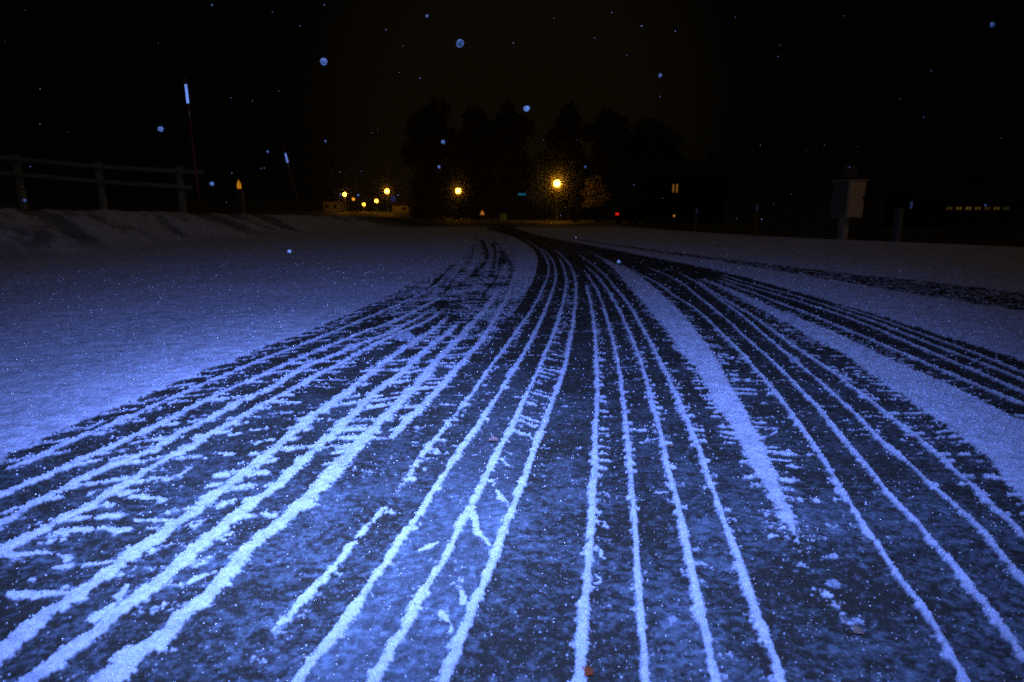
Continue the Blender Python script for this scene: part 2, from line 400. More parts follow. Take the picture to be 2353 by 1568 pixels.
# thin covering that survives where the curving tracks run out on the left
tong = (dt < 0) & (dl > 0)
far_cover = sstep(float(ground_xy(0, 1420)[1]), float(ground_xy(0, 1060)[1]), y)
midc = sstep(float(ground_xy(0, 1560)[1]), float(ground_xy(0, 1220)[1]), y)
far_n = 0.06 + 0.20 * midc + 0.42 * far_cover + (bar - 0.5) * (0.35 + 0.55 * midc) + (g3 - 0.5) * (0.15 + 0.35 * midc)
amt = np.where(tong, np.maximum(amt, far_n), amt)
tb, _, _ = sd(RIDGES['B4'][1])
strip = (tb > 0) & (dt < 0) & (y > float(ground_xy(0, 1420)[1]))
amt = np.where(strip, np.maximum(amt, 0.36 + 0.5 * far_cover + (bar - 0.5) * 0.8), amt)
farsnow = tong & (y > float(ground_xy(0, 1065)[1]))
ymid = sstep(float(ground_xy(0, 1075)[1]), float(ground_xy(0, 1045)[1]), y)
amt = np.where(tong, np.maximum(amt, ymid * (0.62 + (g3 - .5) * .55 + (g2 - .5) * .5)), amt)
# faint pair of ruts that cross the snow farther up
for pts, w in (([(1890,1110),(1905,1085),(1940,1050),(1952,1030),(1944,1005),(1935,985),(1925,960)], .030), ([(1960,1115),(1968,1085),(1978,1045),(1983,1002),(1965,975)], .022), ([(2010,1060),(2017,1032),(2000,1005)], .03), ([(1760,1190),(1815,1120),(1868,1060),(1895,1005),(1888,965)], .012), ([(2047,1140),(2050,1085),(2032,1032),(1992,978),(1950,947)], .014), ([(1690,1185),(1755,1115),(1815,1058)], .014), ([(1930,1180),(1985,1120),(2000,1070),(1996,1030)], .012)):
    c, s, y0, y1 = cx(pts)
    d = np.abs(x - c) / np.sqrt(1 + s * s)
    ok = (y > y0) & (y < y1)
    amt = np.where(ok, np.minimum(amt, 1) - 0.50 * (w / 0.03) ** 0.5 * np.exp(-(d / w) ** 2) * (0.4 + 1.1 * g2), amt)

grp_bar = {'A': 0.62, 'B': 0.62, 'C': 0.45, 'D': 0.40, 'E': 0.34, 'G': 0.34}
WS = {'A': 0.84, 'B': 0.86, 'C': 0.74, 'D': 0.72, 'E': 0.70, 'G': 0.85}
cell = r * 0.0016
for name, (w, pts) in RIDGES.items():
    c, s, y0, y1 = cx(pts)
    d = np.abs(x - c + (g2 - 0.5) * 0.005 + (g3 - 0.5) * 0.003) / np.sqrt(1 + s * s)
    ok = sstep(y0 - 0.01, y0 + 0.03, y) * (1 - sstep(y1 * 0.93, y1, y))
    w = w * WS[name[0]]
    ww = w * (0.66 + 0.75 * g2) * (0.70 + 0.60 * fbm(x * 6 + 31 * len(pts), y * 6, 83, 2)) + 0.0006 * np.maximum(y - 2, 0)
    if name in ('C1',):
        nearb = 1 - sstep(float(ground_xy(0, 1950)[1]), float(ground_xy(0, 1500)[1]), y)
        patch = np.clip(1 - nearb + nearb * (0.15 + 2.1 * (fbm(x * 16 + 3, y * 13, 77, 3) - 0.30)), 0, 1)
        ww = ww * (1 + 0.25 * nearb * (g3 - .3))
    a = 1.0 / (1 + (d / ww) ** 3) * ok
    if name == 'C1':
        a = a * patch
    amt = np.maximum(amt, a)
    fr = np.exp(-np.maximum(d - ww, 0) / (2.6 * w)) * (0.52 * sstep(0.42, 0.75, bar)) * (0.35 + 0.65 * sstep(0.95, 1.5, y)) * grp_bar[name[0]] / 0.5 * ok
    amt = np.maximum(amt, fr)
    if name[0] in 'AB':
        fr2 = 0.15 * (0.15 + 0.85 * sstep(1.0, 1.7, y)) * np.exp(-np.maximum(d - ww, 0) / (4.5 * w)) * sstep(0.46, 0.72, bar) * 0.62 * ok
        amt = np.maximum(amt, fr2)
# tread prints: rows of slanted snow bars rooted in the grooves on either side
TREADS = [('A1','A2',.066,-.9,.6,.3,.58),('A2','A3',.060,-.8,.55,.45,.62),('A3','A4',.058,-.8,.45,.5,.62),('A4','B1',.056,-.5,.40,.24,.62),
          ('B1','B2',.066,-.7,.75,.35,.63),('B2','B3',.060,-.7,.85,.4,.64),('B3','B4',.048,-.6,.7,.6,.63),('C1','C2',.046,.5,.40,.12,.58),
          ('C2','C3',.060,.4,.22,.15,.55),('C3','C4',.036,1.7,.85,.35,.57),('D1','D2',.040,.9,.46,.16,.60),('D2','D3',.042,.6,.25,.22,.58),
          ('D3','D4',.044,.6,.35,.25,.58),('D4',S1_L,.036,.3,.28,.40,.60),(S1_R,'E1',.044,.3,.55,.22,.60),('E1','E2',.04,.4,.14,.12,.56),
          ('E3','E4',.042,.4,.20,.25,.58),('E4',S2_L,.036,.1,.35,.60,.60),(S2_R,'Ga',.040,.1,.6,.3,.60)]
for li, ri, sp, sl, ll, rl, st in TREADS:
    cl, _, y0, y1 = cx(RIDGES[li][1] if isinstance(li, str) else li)
    cr, _, y2, y3 = cx(RIDGES[ri][1] if isinstance(ri, str) else ri)
    wid = np.maximum(cr - cl, 0.004)
    u = (x - cl) / wid
    ok = (u > 0) & (u < 1) & (y > max(y0, y2)) & (y < min(y1, y3))
    k = np.where(ok & (y < 6.5))[0]
    if not len(k):
        continue
    uk = u[k]
    ph = y[k] / sp + sl * uk * np.minimum(wid[k], .2) / sp * 0.45 + 1.1 * fbm(y[k] * 5 + 7 * len(k) % 13, uk * 0.7, 131, 2) + 0.45 * g2[k]
    n = np.floor(ph)
    keep = hash2(n, np.zeros_like(n) + 3, len(k) % 997)
    lr = 0.55 + 0.75 * hash2(n, np.zeros_like(n) + 9, len(k) % 991)
    wave = sstep(0.50, 0.86, 0.5 + 0.5 * np.sin(2 * np.pi * ph))
    env = np.maximum(1 - sstep(ll * lr * 0.75, ll * lr * 1.1, uk), 1 - sstep(rl * lr * 0.75, rl * lr * 1.1, 1 - uk))
    a = st * wave * env * sstep(0.18, 0.42, keep) * (1 - sstep(3.6, 6.0, y[k])) * (0.8 + 0.4 * g2[k])
    near_w = 0.55 + 0.45 * sstep(0.75, 1.15, y[k])
    if li == 'C3':
        near_w = sstep(1.15, 1.40, y[k])
    amt[k] = np.maximum(amt[k], a * near_w)
# fine remains of snow inside the treads
inside = (dl > 0) & (amt < 0.45)
body = sstep(0.25, 0.85, amt)
bw_ = 0.12 + 0.62 * sstep(0.95, 1.5, y)
lft = 0.70 - 0.02 * sstep(-0.05, 0.05, x - cx(RIDGES['C4'][1])[0])
amt = np.where(inside, np.maximum(amt, 0.08 + bw_ * lft * (0.62 * sstep(0.56, 0.78, bar) + 0.28 * sstep(0.62, 0.85, bar2))), amt)
# the outer shoulder of the left tyre: slanted blocks of snow left between the lugs
gapw = 0.055
tooth = sstep(0.52, 0.82, 0.5 + 0.5 * np.sin(2 * np.pi * (y * 9.5 - dl * 9 + 0.9 * g3 + 0.4 * g2)))
amt = np.where((dl > 0) & (dl < gapw) & (y < 5), np.maximum(np.minimum(amt, 0.9), 0.60 * tooth), amt)
# single cross pieces traced from the surface
for w, pts in BITS:
    P = [ground_xy(*p) for p in pts]
    bx0 = min(p[0] for p in P) - .08; bx1 = max(p[0] for p in P) + .08
    by0 = min(p[1] for p in P) - .08; by1 = max(p[1] for p in P) + .08
    k = np.where((x > bx0) & (x < bx1) & (y > by0) & (y < by1))[0]
    if not len(k):
        continue
    best = np.full(len(k), 9.0)
    for (ax, ay), (bx, by) in zip(P[:-1], P[1:]):
        px, py = x[k] - ax, y[k] - ay
        qx, qy = bx - ax, by - ay
        t = np.clip((px * qx + py * qy) / (qx * qx + qy * qy), 0, 1)
        best = np.minimum(best, np.hypot(px - t * qx + (g2[k] - .5) * .02, py - t * qy + (g3[k] - .5) * .03 + (g2[k] - .5) * .012))
    amt[k] = np.maximum(amt[k], 0.95 / (1 + (best / (w * (0.15 + 1.5 * g2[k]))) ** 2.5))
# far dark ruts on the right
for L, R, dep in ((H_LO, H_UP, 0.95), (I_LO, I_UP, 0.5)):
    a, y0, y1 = sd(L); b, _, _ = sd(R)
    m = np.minimum(a, -b)
    ww = 0.05 + 0.02 * y
    v = sstep(-0.15 * ww, 0.6 * ww, m) * (0.55 + 0.9 * (bar - 0.2)) * dep
    amt = np.where((y > y0), np.minimum(amt, 1) - v * 0.74, amt)
# smooth darker wheel lane on the far bend
lane = (dt > 0) & (dr < 0) & (y > float(ground_xy(0, 1075)[1]))

cov = sstep(0.36, 0.63, amt + (g1 - 0.5) * 0.75 + (g0 - 0.5) * 0.35 + (g2 - .5) * .3)
body = np.maximum(body, 0.30 * sstep(0.25, 0.85, amt))
film = np.clip(0.05 + 1.5 * (fbm(x * 85, y * 125, 51, 4, 0.72) - 0.42) + 0.9 * (g3 - 0.5), 0, 1)
# the wet lane between the second and fourth groove of the centre-left tyre holds more frost
c2 = cx(RIDGES['C2'][1])[0]; c4 = cx(RIDGES['C4'][1])[0]
wetc = sstep(float(ground_xy(0, 1400)[1]), float(ground_xy(0, 1900)[1]), y) * sstep(-0.005, 0.01, x - c2) * sstep(-0.005, 0.01, c4 - x)
film = np.clip(film + 0.32 * wetc, 0, 1)
film = np.clip(film + (g0 - 0.5) * 0.45 * (film > 0.03) + (g1 - .5) * .25, 0, 1)
film = 0.66 * film * (0.30 + 0.70 * sstep(float(ground_xy(0, 1250)[1]), float(ground_xy(0, 1700)[1]), y))
film = film * (0.75 + 0.6 * sstep(float(ground_xy(0, 1700)[1]), float(ground_xy(0, 2300)[1]), y))

untouched = (0.5 - dl / 0.06).clip(0, 1)
gsz = np.clip(1.0 - r[I] / 14.0, 0.25, 1)
h = 0.0058 * body + cov * ((g1 - 0.5) * 0.0075 * gsz + (g0 - 0.5) * 0.0045 * gsz + (g2 - 0.5) * 0.003) + (1 - cov) * (film * 0.0008 + (g1 - .5) * 0.0012)
h += untouched * ((fbm(x * 14, y * 30, 61, 3) - 0.5) * 0.010 + (g4 - 0.5) * 0.02)
# ploughed furrows on the bank
bank = sstep(4.2, 5.6, -x) * (1 - sstep(7.6, 9.0, -x))
fur = fbm((x * 0.75 + y * 0.66) * 3.3, (-x * 0.66 + y * 0.75) * 0.40, 71, 3, 0.55)
h += bank * ((fur - 0.5) * 0.09 + (g4 - .5) * .03)
Z[I] += h
SNOW = np.ones(len(X), np.float32); FILM = np.zeros(len(X), np.float32)
cov = cov * np.clip(0.48 + 0.86 * g2, 0, 1)
bare = sstep(0.36, 0.56, fur + (g3 - .5) * .25 + 0.10 * (1 - sstep(4.6, 6.0, -x)))
cov = cov * (1 - bank * (1 - bare) * 0.66)
SNOW[I] = cov; FILM[I] = film
# thin or missing snow in the field behind the bank and beyond the verge
fm = fbm(X * 0.5, Y * 0.5, 91, 4)
grass_dim = np.maximum(sstep(6.9, 8.4, -X + (fm - .5) * 2.0) , sstep(-0.05, 0.75, e_v + (fm - .5) * 0.9))
grass_dim = np.maximum(grass_dim, sstep(22, 34, Y + (fm - .5) * 6))  # distant snow out of lamp reach is also painted dark by this mask
SNOW = SNOW * (1 - grass_dim)
FILM = np.where(grass_dim > 0.5, 0.04 + 0.25 * sstep(0.5, 0.75, fm), FILM)
GRASS_DIM = grass_dim.astype(np.float32)


def sheet(name, keep_face, m, kind='structure'):
    ii = np.arange(NR - 1)[:, None] * NA + np.arange(NA - 1)[None, :]
    q = np.stack([ii, ii + 1, ii + NA + 1, ii + NA], -1).reshape(-1, 4)
    q = q[keep_face(q)]
    used = np.unique(q)
    remap = np.full(len(X), -1, np.int64); remap[used] = np.arange(len(used))
    q = remap[q]
    me = bpy.data.meshes.new(name)
    me.vertices.add(len(used))
    me.vertices.foreach_set("co", np.stack([X[used], Y[used], Z[used]], 1).astype(np.float32).ravel())
    me.loops.add(len(q) * 4)
    me.loops.foreach_set("vertex_index", q.astype(np.int32).ravel())
    me.polygons.add(len(q))
    me.polygons.foreach_set("loop_start", np.arange(0, len(q) * 4, 4, dtype=np.int32))
    me.polygons.foreach_set("use_smooth", np.ones(len(q), bool))
    for an, arr in (("snow", SNOW), ("film", FILM), ("grass_dim", GRASS_DIM)):
        at_ = me.attributes.new(an, 'FLOAT', 'POINT')
        at_.data.foreach_set("value", arr[used].astype(np.float32))
    me.update(calc_edges=True)
    me.validate()
    me.materials.append(m)
    o = bpy.data.objects.new(name, me)
    COL.objects.link(o)
    return tag(o, kind=kind)


def ground_material():
    m = bpy.data.materials.new("snowy_ground")
    m.use_nodes = True
    nt = m.node_tree
    N, L = nt.nodes, nt.links
    b = N["Principled BSDF"]
    sn = N.new("ShaderNodeAttribute"); sn.attribute_name = "snow"
    fl = N.new("ShaderNodeAttribute"); fl.attribute_name = "film"
    gr = N.new("ShaderNodeAttribute"); gr.attribute_name = "grass_dim"
    tc = N.new("ShaderNodeTexCoord")
    n1 = N.new("ShaderNodeTexNoise"); n1.inputs["Scale"].default_value = 210; n1.inputs["Detail"].default_value = 4; n1.inputs["Roughness"].default_value = 0.65
    n2 = N.new("ShaderNodeTexNoise"); n2.inputs["Scale"].default_value = 60; n2.inputs["Detail"].default_value = 6
    L.new(tc.outputs["Object"], n1.inputs["Vector"]); L.new(tc.outputs["Object"], n2.inputs["Vector"])
    road = N.new("ShaderNodeMix"); road.data_type = 'RGBA'
    road.inputs["A"].default_value = (0.016, 0.015, 0.013, 1); road.inputs["B"].default_value = (0.072, 0.064, 0.046, 1)
    L.new(n1.outputs["Fac"], road.inputs["Factor"])
    soil = N.new("ShaderNodeMix"); soil.data_type = 'RGBA'
    soil.inputs["B"].default_value = (0.045, 0.042, 0.022, 1)
    L.new(gr.outputs["Fac"], soil.inputs["Factor"]); L.new(road.outputs["Result"], soil.inputs["A"])
    frost = N.new("ShaderNodeMix"); frost.data_type = 'RGBA'
    frost.inputs["B"].default_value = (0.27, 0.36, 0.48, 1)
    ff = N.new("ShaderNodeMath"); ff.operation = 'MULTIPLY'
    fr = N.new("ShaderNodeMapRange"); fr.inputs["From Min"].default_value = 0.3; fr.inputs["From Max"].default_value = 0.7; fr.inputs["To Min"].default_value = 0.35; fr.inputs["To Max"].default_value = 1.2
    L.new(n2.outputs["Fac"], fr.inputs["Value"])
    L.new(fl.outputs["Fac"], ff.inputs[0]); L.new(fr.outputs["Result"], ff.inputs[1])
    L.new(ff.outputs[0], frost.inputs["Factor"]); L.new(soil.outputs["Result"], frost.inputs["A"])
    snowc = N.new("ShaderNodeMix"); snowc.data_type = 'RGBA'
    snowc.inputs["A"].default_value = (0.46, 0.54, 0.80, 1); snowc.inputs["B"].default_value = (0.84, 0.87, 0.98, 1)
    L.new(n1.outputs["Fac"], snowc.inputs["Factor"])
    mix = N.new("ShaderNodeMix"); mix.data_type = 'RGBA'
    L.new(sn.outputs["Fac"], mix.inputs["Factor"]); L.new(frost.outputs["Result"], mix.inputs["A"]); L.new(snowc.outputs["Result"], mix.inputs["B"])
    L.new(mix.outputs["Result"], b.inputs["Base Color"])
    ro = N.new("ShaderNodeMapRange"); ro.inputs["To Min"].default_value = 0.75; ro.inputs["To Max"].default_value = 0.85
    L.new(sn.outputs["Fac"], ro.inputs["Value"]); L.new(ro.outputs["Result"], b.inputs["Roughness"])
    b.inputs["Specular IOR Level"].default_value = 0.12
    bp = N.new("ShaderNodeBump"); bp.inputs["Strength"].default_value = 0.55; bp.inputs["Distance"].default_value = 0.004
    L.new(n1.outputs["Fac"], bp.inputs["Height"]); L.new(bp.outputs["Normal"], b.inputs["Normal"])
    return m


GM = ground_material()
cxq = lambda q: X[q].mean(1)
left_bank = lambda q: (-X[q].mean(1) > 4.5) & (r[q].mean(1) < 34)
verge = lambda q: (e_v[q].mean(1) > 0.0) & (r[q].mean(1) < 34)
farq = lambda q: r[q].mean(1) >= 34
sheet("snow_bank", lambda q: left_bank(q), GM)
sheet("road", lambda q: ~left_bank(q) & ~verge(q) & ~farq(q), GM)
sheet("ground", lambda q: farq(q) | (verge(q) & ~left_bank(q)), GM)

# ------------------------------------------------------------------ loose snow crumbs and ice grains
crumb_m = mat("snow_crumb", (0.66, 0.74, 0.95), 0.6, noise=(80, 0.1))
ice_m = mat("ice_grain", (0.92, 0.94, 0.96), 0.30, metal=0.7, spec=0.9)


def crumbs(name, idx, size, m, sink=0.3):
    n = len(idx)
    base = np.array([[1, 0, 0], [-1, 0, 0], [0, 1, 0], [0, -1, 0], [0, 0, 1], [0, 0, -1]], np.float32)
    tri = np.array([[0, 2, 4], [2, 1, 4], [1, 3, 4], [3, 0, 4], [2, 0, 5], [1, 2, 5], [3, 1, 5], [0, 3, 5]], np.int32)
    # random rotation per crumb
    qd = RNG.normal(size=(n, 4)); qd /= np.linalg.norm(qd, axis=1)[:, None]
    a, b, c, d = qd.T
    Rm = np.stack([np.stack([1 - 2 * (c * c + d * d), 2 * (b * c - a * d), 2 * (b * d + a * c)], -1),
                   np.stack([2 * (b * c + a * d), 1 - 2 * (b * b + d * d), 2 * (c * d - a * b)], -1),
                   np.stack([2 * (b * d - a * c), 2 * (c * d + a * b), 1 - 2 * (b * b + c * c)], -1)], 1)
    sc = size[:, None, None] * RNG.uniform(0.55, 1.25, (n, 6, 1))
    v = np.einsum('nij,kj->nki', Rm, base) * sc
    pos = np.stack([X[idx] + RNG.uniform(-1, 1, n) * r[idx] * 0.0008, Y[idx] + RNG.uniform(-1, 1, n) * r[idx] * 0.001, Z[idx] + size * sink], 1)
    v += pos[:, None, :]
    f = (np.arange(n)[:, None, None] * 6 + tri[None]).reshape(-1, 3)
    me = bpy.data.meshes.new(name)
    me.vertices.add(n * 6)
    me.vertices.foreach_set("co", v.astype(np.float32).ravel())
    me.loops.add(len(f) * 3)
    me.loops.foreach_set("vertex_index", f.astype(np.int32).ravel())
    me.polygons.add(len(f))
    me.polygons.foreach_set("loop_start", np.arange(0, len(f) * 3, 3, dtype=np.int32))
    me.update(calc_edges=True)
    me.materials.append(m)
    o = bpy.data.objects.new(name, me)
    COL.objects.link(o)
    return o


onroad = (np.abs(AA.ravel()) < math.radians(52)) & (r < 6.0) & (X > -4.4) & (e_v < 0)
pw = np.zeros(len(X)); pw[I] = (0.02 + 0.9 * cov * (1 - 0.92 * untouched)) ; pw *= onroad
pk = RNG.choice(len(X), 90000, replace=False, p=pw / pw.sum())
o = crumbs("snow_crumbs", pk, np.clip(RNG.gamma(2.2, 0.00042, len(pk)), 0.0004, 0.0026) * np.clip(r[pk] / 1.2, 0.75, 1.6), crumb_m)
tag(o, "loose grains and crumbs of snow strewn over the tyre tracks", "snow crumbs", kind="stuff")
pw = np.zeros(len(X)); pw[I] = 0.10 + 0.5 * cov; pw *= onroad
pk = RNG.choice(len(X), 21000, replace=False, p=pw / pw.sum())
o = crumbs("ice_grains", pk, np.clip(RNG.gamma(1.3, 0.00062, len(pk)), 0.0004, 0.0022) * np.clip(r[pk] / 1.1, 0.8, 5.0), ice_m, 0.5)
tag(o, "sparkling ice grains glinting across the snow and the wet tracks", "ice grains", kind="stuff")

# ------------------------------------------------------------------ snow lumps and leaf scraps on the road
lump_m = mat("crusted_snow", (0.40, 0.46, 0.60), 0.8, noise=(300, 0.35), bump=0.8)


def lump(px, py, w, d, hgt, label, seed):
    gx, gy = ground_xy(px, py)
    bm = bmesh.new()
    bmesh.ops.create_icosphere(bm, subdivisions=4, radius=1.0)
    rr = random.Random(seed)
    ph = [rr.uniform(0, 6) for _ in range(8)]
    for v in bm.verts:
        p = v.co.copy()
        k = 1 + 0.20 * math.sin(3.1 * p.x + ph[0]) * math.sin(2.7 * p.y + ph[1]) + 0.12 * math.sin(7 * p.x + ph[2] + 5 * p.z) + 0.09 * math.sin(11 * p.y + ph[3]) + rr.uniform(-.09, .09)
        v.co = Vector((p.x * w * k, p.y * d * k, p.z * hgt * k))
    o = link("snow_lump", bm, lump_m)
    o.location = (gx, gy, tz(gx, gy) + hgt * 0.45)
    o.rotation_euler = (0, 0, rr.uniform(-0.6, 0.6))
    tag(o, label, "snow lump", "lumps of snow lying on the road")


lump(3334, 2340, 0.010, 0.009, 0.004, "larger ragged lump of snow lying past the end of the thinning snow strip", 3)
lump(3431, 2489, 0.008, 0.005, 0.003, "small flat lump of snow on bare road near the lower right", 5)
lump(1623, 1356, 0.030, 0.045, 0.016, "broad pale lump of snow fallen between the left tyre tracks", 8)
lump(3177, 1446, 0.016, 0.03, 0.010, "rounded snow lump sitting on a groove of the right tyre track", 9)
lump(2690, 2485, 0.006, 0.006, 0.004, "tiny upright snow lump on dark road right of centre", 12)


def leaf(px, py, size, ang_, colr, label):
    gx, gy = ground_xy(px, py)
    bm = bmesh.new()
    rows = []
    n = 9
    for i in range(n):
        t = i / (n - 1)
        w = math.sin(math.pi * min(1, t * 1.02)) ** 0.75 * 0.42 * size * (1 + 0.15 * math.sin(t * 17))
        z = 0.10 * size * math.sin(t * 3.0)
        rows.append([bm.verts.new((size * (t - .5), -w, z + 0.12 * size * (w / size))), bm.verts.new((size * (t - .5), 0, z)), bm.verts.new((size * (t - .5), w, z + 0.2 * size * (w / size)))])
    for a, b in zip(rows[:-1], rows[1:]):
        for k in range(2):
            bm.faces.new((a[k], b[k], b[k + 1], a[k + 1]))
    bmesh.ops.solidify(bm, geom=bm.faces[:], thickness=0.0006)
    root = link("leaf_blade", bm, mat("dead_leaf", colr, 0.8, noise=(120, 0.35)))
    root.name = "fallen_leaf"
    bm = bmesh.new()
    tube(bm, [(-size * .5, 0, 0), (-size * .7, 0.01 * size, 0.02 * size), (-size * .85, 0.05 * size, 0.0)], size * 0.03, 6)
    link("stalk", bm, mat("leaf_stalk", (0.1, 0.06, 0.03), 0.8), root)
    root.location = (gx, gy, tz(gx, gy) + 0.004)
    root.rotation_euler = (0.1, 0.05, ang_)
    tag(root, label, "leaf", "dead leaves on the road")


leaf(2350, 2700, 0.017, 0.9, (0.50, 0.12, 0.03), "orange dead leaf scrap at the foot of the central snow ridge")
leaf(3432, 2537, 0.016, 0.3, (0.45, 0.33, 0.25), "pale tan dead leaf on bare road below a small snow lump")
leaf(1975, 1768, 0.026, 0.2, (0.55, 0.36, 0.34), "pinkish dead leaf frozen between two central snow ridges")
leaf(2684, 1790, 0.016, 1.2, (0.50, 0.30, 0.22), "small brown leaf caught against a snow ridge right of centre")

# ------------------------------------------------------------------ falling snow
flake_m = mat("flake_ice", (0.010, 0.017, 0.021), 0.6, noise=(3, 0.5))
rim_m = mat("bokeh_rim", (0.075, 0.095, 0.10), 0.6)  # paler ring painted in for the bright edge of lens blur
speck_m = mat("speck_ice", (0.42, 0.44, 0.44), 0.6)


def flake_disc():
    bm = bmesh.new()
    lathe(bm, [(0.02, -0.16), (0.55, -0.12), (0.86, -0.06), (0.86, 0.06), (0.55, 0.12), (0.02, 0.16)], seg=22)
    for v in bm.verts:
        v.co *= 1 + 0.05 * math.sin(5 * v.co.x + 3 * v.co.y)
    return bm


def bokeh_rim():
    bm = bmesh.new()
    pts = [(0.93 * math.cos(a), 0.93 * math.sin(a), 0) for a in np.linspace(0, 2 * math.pi, 25)]
    rings = []
    for i, a in enumerate(np.linspace(0, 2 * math.pi, 24, endpoint=False)):
        c = Vector((math.cos(a), math.sin(a), 0))
        rr = 0.085 * (1 + 0.4 * math.sin(a * 3 + 1))
        rings.append([bm.verts.new(c * 0.93 + (c * math.cos(t) + Vector((0, 0, 1)) * math.sin(t)) * rr) for t in np.linspace(0, 2 * math.pi, 8, endpoint=False)])
    for i in range(24):
        for k in range(8):
            bm.faces.new((rings[i][k], rings[(i + 1) % 24][k], rings[(i + 1) % 24][(k + 1) % 8], rings[i][(k + 1) % 8]))
    return bm


BIG = [(1057,100,9,"largest round snowflake glowing high above the dark treetops"),
       (744,142,8,"big blue snowflake high in the dark left of the treetops"),
       (1210,250,7,"big pale snowflake drifting beside the rightward tall treetop"),
       (369,297,6,"blue snowflake hanging just left of the near snow stake"),
       (1018,327,4.6,"mid-sized snowflake against the leftmost dark tree crown"),
       (1009,384,3.6,"small violet snowflake low in front of the leftmost dark tree"),
       (2280,57,5,"faint teal snowflake in the far upper right corner"),
       (1517,174,4,"small blue snowflake alone in the dark upper right of centre"),
       (981,37,3.2,"small snowflake near the top edge left of the largest flake"),
       (748,325,2.6,"small snowflake below the big blue flake on the left"),
       (615,349,2.8,"small snowflake just left of the farther stake's lit band"),
       (665,578,4.2,"bright snowflake drifting low over the smooth left snow"),
       (1422,602,4.2,"round snowflake low over the right tyre tracks"),
       (487,423,4.6,"dim grey snowflake between the near stake and the lantern"),
       (57,461,3.4,"dim warm snowflake low by the left end of the fence"),
       (823,449,3,"tiny ring-like snowflake between the distant amber lamps"),
       (783,448,2.6,"tiny snowflake touching the leftmost distant amber lamp"),
       (1345,384,2.6,"small violet snowflake to the upper right of the brightest lamp"),
       (2265,472,2.8,"small blue snowflake above the row of yellow windows"),
       (487,12,2.0,"small snowflake at the very top edge above the near stake")]
disc_proto = rim_proto = None
for (fx, fy, fr, lab) in BIG:
    dist = random.uniform(0.92, 1.2) if fr > 3.5 else random.uniform(1.0, 1.5)
    if fy > 560:
        dist = 0.8
    p = at(fx, fy, dist)
    s = fr / FPX * dist * 0.93
    if disc_proto is None:
        root = link("snowflake", flake_disc(), flake_m); rim = link("rim", bokeh_rim(), rim_m, root)
        disc_proto, rim_proto = root, rim
    else:
        root = disc_proto.copy(); COL.objects.link(root)
        rim = rim_proto.copy(); COL.objects.link(rim); rim.parent = root
    root.location = p
    root.scale = (s, s * random.uniform(0.88, 1.0), s)
    dirv = (Vector((0, 0, EYE)) - p).normalized()
    qv = dirv.to_track_quat('Z', 'Y')
    root.rotation_euler = (qv.to_matrix() @ Matrix.Rotation(random.uniform(0, 6), 3, 'Z') @ Matrix.Rotation(random.uniform(-.35, .35), 3, 'X')).to_euler()
    tag(root, lab, "snowflake", "larger snowflakes drifting near the lens")

TINY = [(125,42),(626,28),(887,69),(1273,43),(1405,29),(1366,88),(1180,99),(926,106),(364,100),(580,232),(531,225),(1516,222),(1474,60),(1552,72),(855,305),(868,298),(1440,127),(1793,104),(1788,130),(1939,37),(1690,40),(2140,163),(58,24),(12,95),(92,205),(92,285),(155,303),(70,383),(745,12),(917,167),(965,180),(1325,322),(1249,322),(1135,398),(1894,334),(1853,346),(1747,334),(2068,228),(2122,270),(2300,317),(1972,337),(1952,384),(1818,446),(1778,470),(600,388),(607,387),(520,465),(533,398),(411,549),(1640,556),(1323,546),(1571,580),(1612,602),(1671,588),(1288,496),(780,396),(830,394),(915,448),(1456,425),(1523,456),(1693,503),(1750,504),(640,210),(690,60)]
tiny_proto = None
for i, (fx, fy) in enumerate(TINY):
    dist = random.uniform(1.35, 2.3)
    if fy > 500:
        dist = random.uniform(1.1, 1.5)
    p = at(fx, fy, dist)
    s = random.uniform(0.4, 1.0) / FPX * dist
    if tiny_proto is None:
        bm = bmesh.new(); bmesh.ops.create_icosphere(bm, subdivisions=1, radius=1.0)
        for v in bm.verts:
            v.co *= random.uniform(0.75, 1.2)
        t = tiny_proto = link("snowflake", bm, speck_m)
    else:
        t = tiny_proto.copy(); COL.objects.link(t)
    t.location = p
    t.scale = (s, s, s * random.uniform(1, 1.7))
    t.rotation_euler = (random.uniform(0, 3), random.uniform(0, 3), 0)
    tag(t, "tiny white speck of falling snow in the night air", "snowflake", "tiny specks of falling snow")

# ------------------------------------------------------------------ snow stakes
orange = mat("stake_orange", (0.30, 0.085, 0.028), 0.6, noise=(30, 0.3))
reflect = mat("reflective_tape", (0.85, 0.92, 0.95), 0.27, metal=1.0)
tape2 = mat("worn_tape", (0.5, 0.55, 0.5), 0.7)
blackm = mat("black_plastic", (0.02, 0.02, 0.02), 0.5)


